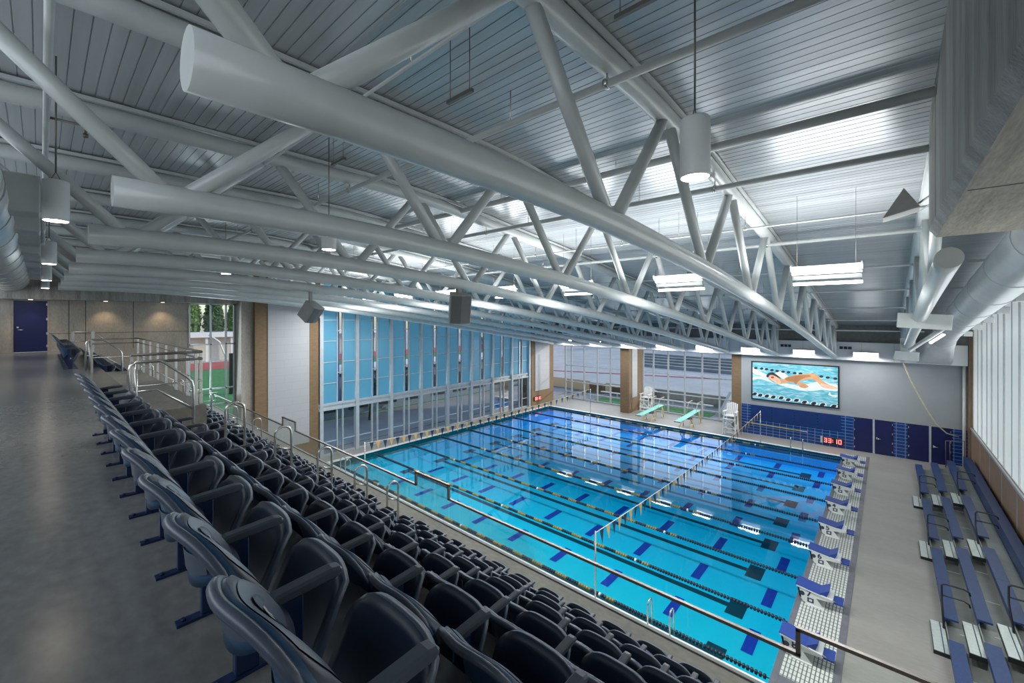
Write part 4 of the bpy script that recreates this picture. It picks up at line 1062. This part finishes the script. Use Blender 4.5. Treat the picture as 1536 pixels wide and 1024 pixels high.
# trees
def tree(x, y, z0, h, r, label, m, n=900, seed=0, full=False):
    rnd = random.Random(seed)
    t = thing('tree', label, 'tree', (x,y,z0), 'trees outside the windows')
    MB().tube([(x,y,z0),(x+.1,y,z0+h*.35),(x,y+.1,z0+h*.7)], [.03*h,.022*h,.01*h], 8).build('trunk', M['bark'], t)
    mb = MB()
    if full:
        for i in range(n):
            d = Vector((rnd.gauss(0,1),rnd.gauss(0,1),rnd.gauss(0,1))).normalized()*rnd.uniform(.72,1)
            tp = 1-.10*max(0,d.z)
            p = Vector((x+d.x*r*tp, y+d.y*r*tp, z0+h*.52+d.z*h*.48)); s = .42*rnd.uniform(.6,1.3)
            u = Vector((rnd.gauss(0,1),rnd.gauss(0,1),rnd.gauss(0,1))).normalized(); w = u.orthogonal().normalized()
            mb.add([p-u*s,p+w*s*.7,p+u*s,p-w*s*.7], [(0,1,2,3)])
    for c in range(0 if full else 9):
        a = rnd.uniform(0,2*PI); q = rnd.uniform(.2,.75)*r; cx = x+q*math.cos(a); cy = y+q*math.sin(a); cz = z0+h*rnd.uniform(.35,.9); R = r*rnd.uniform(.35,.6)
        for i in range(n//9):
            d = Vector((rnd.gauss(0,1),rnd.gauss(0,1),rnd.gauss(0,.8))).normalized()*R*rnd.uniform(.55,1)
            p = Vector((cx,cy,cz))+d; s = h*.035*rnd.uniform(.6,1.5)
            u = Vector((rnd.gauss(0,1),rnd.gauss(0,1),rnd.gauss(0,1))).normalized(); w = u.orthogonal().normalized()
            mb.add([p-u*s,p+w*s*.7,p+u*s,p-w*s*.7], [(0,1,2,3)])
    o = mb.build('crown', m, t, fix=False); o['kind'] = 'stuff'
for rw, rl in enumerate(('front','middle','rear')):
    for i in range(7):
        tree(12.5+5.0*i+1.65*rw, 120+7*rw, 1.5, 11.6+.7*((i*5+rw*2) % 3)+.4*rw, 2.15, 'green tree through the left window, %s rank of the treeline, %s along' % (rl, ORD[i]), M['leaf'] if (i+rw) % 3 else M['leaf2'], 900, i+10*rw, True)
for i, (x, y) in enumerate(((88,60),(92,44),(90,26),(98,14))):
    tree(x, y, gz(x), 6, 4, 'dark tree beyond the plaza, %s from the corner column' % ORD[i], M['leaf2'], 700, 30+i)
for i, (x, y, h) in enumerate(((19,33.5,4.5),(24.5,34,4))):
    tree(x, y, .1, h, 1.8, 'small dark tree outside the curtain wall, %s from the block pier' % ORD[i], M['leaf2'], 500, 50+i)
t = thing('stadium_stand', 'white roofed grandstand across the field through the left window', 'building', (28,102,.1))
MB().box(8,60,103,107,.1,4.9).build('stand_wall', M['bldg'], t); MB().prism([(101,5.0),(108,5.0),(108,5.9),(101,5.9)], lambda u,v,w: (w,u,v), 6, 64).build('stand_roof', M['white_plastic'], t)
mb = MB()
for i in range(12): mb.box(9+4.3*i,9.4+4.3*i,101.5,102,.1,5.0)
mb.build('stand_post', M['white_plastic'], t)
t = thing('goal_post', 'curved green and black frame standing on the field edge', 'goal frame', (13,55,.1))
MB().tube([(14.2,57,.1),(14.2,57,4.5),(13.6,57,6.2),(12.6,57,7)], .09, 8).build('frame_pipe', M['white_plastic'], t); MB().box(14.6,15.0,56.9,57.3,.1,4.8).build('pad', M['black'], t)
t = thing('building', 'dark brick building beyond the plaza lawn', 'building', (112,20,3))
MB().box(110,118,-10,75,2.8,10).build('building_wall', mat('far_brick', (.16,.09,.075), .8), t); MB().box(109.5,118,-10.5,75.5,10,10.5).build('roof', M['louver'], t)
struct(quad([(100,-10,gz(100)+.03),(108,-10,gz(108)+.03),(108,70,gz(108)+.03),(100,70,gz(100)+.03)]).build('lawn_far', M['grass'], loc=(104,30,3)))
t = thing('building', 'pale low building outside the lower curtain wall band', 'building', (40,44,.1))
MB().box(14,44,36.5,40,.05,4.0).build('building_wall', mat('blue_grey_wall', (.20,.25,.33), .7), t); MB().box(13.6,44.4,36,40.4,4.0,4.3).build('roof', M['fascia'], t)  # even blue-grey wall colour
mb = MB()
for i in range(9): mb.box(15.5+3.1*i,17.4+3.1*i,36.45,36.5,.6,2.8)
mb.build('window', M['dark'], t)

# ---- warm ceiling downlights under the header by the door
for i, (x, y, lb) in enumerate(((-.29,27.35,'above the navy door'),(2.05,27.35,'on the header over the concrete wall, nearer the door'),(4.15,27.35,'on the header over the concrete wall, nearer the window'))):
    t = thing('downlight', 'small warm recessed downlight ' + lb, 'light fixture', (x,y,9.74), 'warm downlights along the header')
    MB().tube([(x,y+.25,9.735),(x,y+.25,9.75)], .09, 16).build('trim_ring', M['white_steel'], t); MB().tube([(x,y+.25,9.73),(x,y+.25,9.737)], .07, 16).build('lamp_lens', M['warm'], t)
    l = bpy.data.lights.new('downlight_spot', 'SPOT'); l.energy = 55; l.spot_size = 1.7; l.spot_blend = .7; l.color = (1,.72,.42); l.shadow_soft_size = .06
    o = bpy.data.objects.new('downlight_spot', l); COL.objects.link(o); o.location = (x,y+.2,9.70)

# ================================================================== LIGHT, WORLD, CAMERA
wd = bpy.data.worlds.new('World'); S.world = wd; wd.use_nodes = True
nt = wd.node_tree; bg = nt.nodes['Background']
sky = nt.nodes.new('ShaderNodeTexSky'); sky.sky_type = 'NISHITA'; sky.sun_disc = False; sky.sun_elevation = math.radians(48); sky.sun_rotation = math.radians(120)
nt.links.new(sky.outputs[0], bg.inputs[0]); bg.inputs[1].default_value = .26
sun = bpy.data.lights.new('sun', 'SUN'); sun.energy = 2.8; sun.angle = math.radians(1.5); sun.color = (1,.86,.66)
so = bpy.data.objects.new('sun', sun); COL.objects.link(so)
so.rotation_euler = Vector((-.86,.42,-.30)).to_track_quat('-Z','Y').to_euler(); so.location = (60,-10,30)
# daylight through the glazed right wall and the far windows
def area(loc, dirv, sx, sy, e, c):
    l = bpy.data.lights.new('window_daylight', 'AREA'); l.shape = 'RECTANGLE'; l.size = sx; l.size_y = sy; l.energy = e; l.color = c
    o = bpy.data.objects.new('window_daylight', l); COL.objects.link(o); o.location = loc; o.rotation_euler = Vector(dirv).to_track_quat('-Z','Y').to_euler()
area((21,-3.45,6.2), (0,1,-.05), 26, 6, 420, (.93,.98,1))
area((38.4,18,3.5), (-1,0,-.05), 15, 5.5, 330, (.95,.98,1))
area((22,26.4,6.5), (0,-1,-.1), 20, 7, 300, (.66,.86,1))
area((-2.9,12,10.3), (1,0,-.05), 31, 2.2, 560, (.82,.92,1))
area((6.3,27.9,7), (-.3,-1,-.1), 2, 5, 120, (.85,.95,1))

F, HY, TH, CZ = 631.09, 476.1, .728735, 8.963
cam = bpy.data.cameras.new('Camera'); co = bpy.data.objects.new('Camera', cam); COL.objects.link(co)
co.location = (0,0,CZ); co.rotation_euler = (PI/2, 0, TH-PI/2)
cam.sensor_width = 36; cam.lens = F/1536*36; cam.shift_y = (HY-512)/1536; cam.clip_start = .05; cam.clip_end = 600
S.camera = co
S.view_settings.view_transform = 'Standard'; S.view_settings.look = 'None'; S.view_settings.exposure = 0.0
try:
    S.cycles.use_denoising = True; S.cycles.denoiser = 'OPENIMAGEDENOISE'; S.cycles.max_bounces = 8; S.cycles.transparent_max_bounces = 16; S.cycles.diffuse_bounces = 4; S.cycles.glossy_bounces = 4
    S.cycles.sample_clamp_indirect = 6; S.cycles.caustics_reflective = False; S.cycles.caustics_refractive = False
except Exception: pass
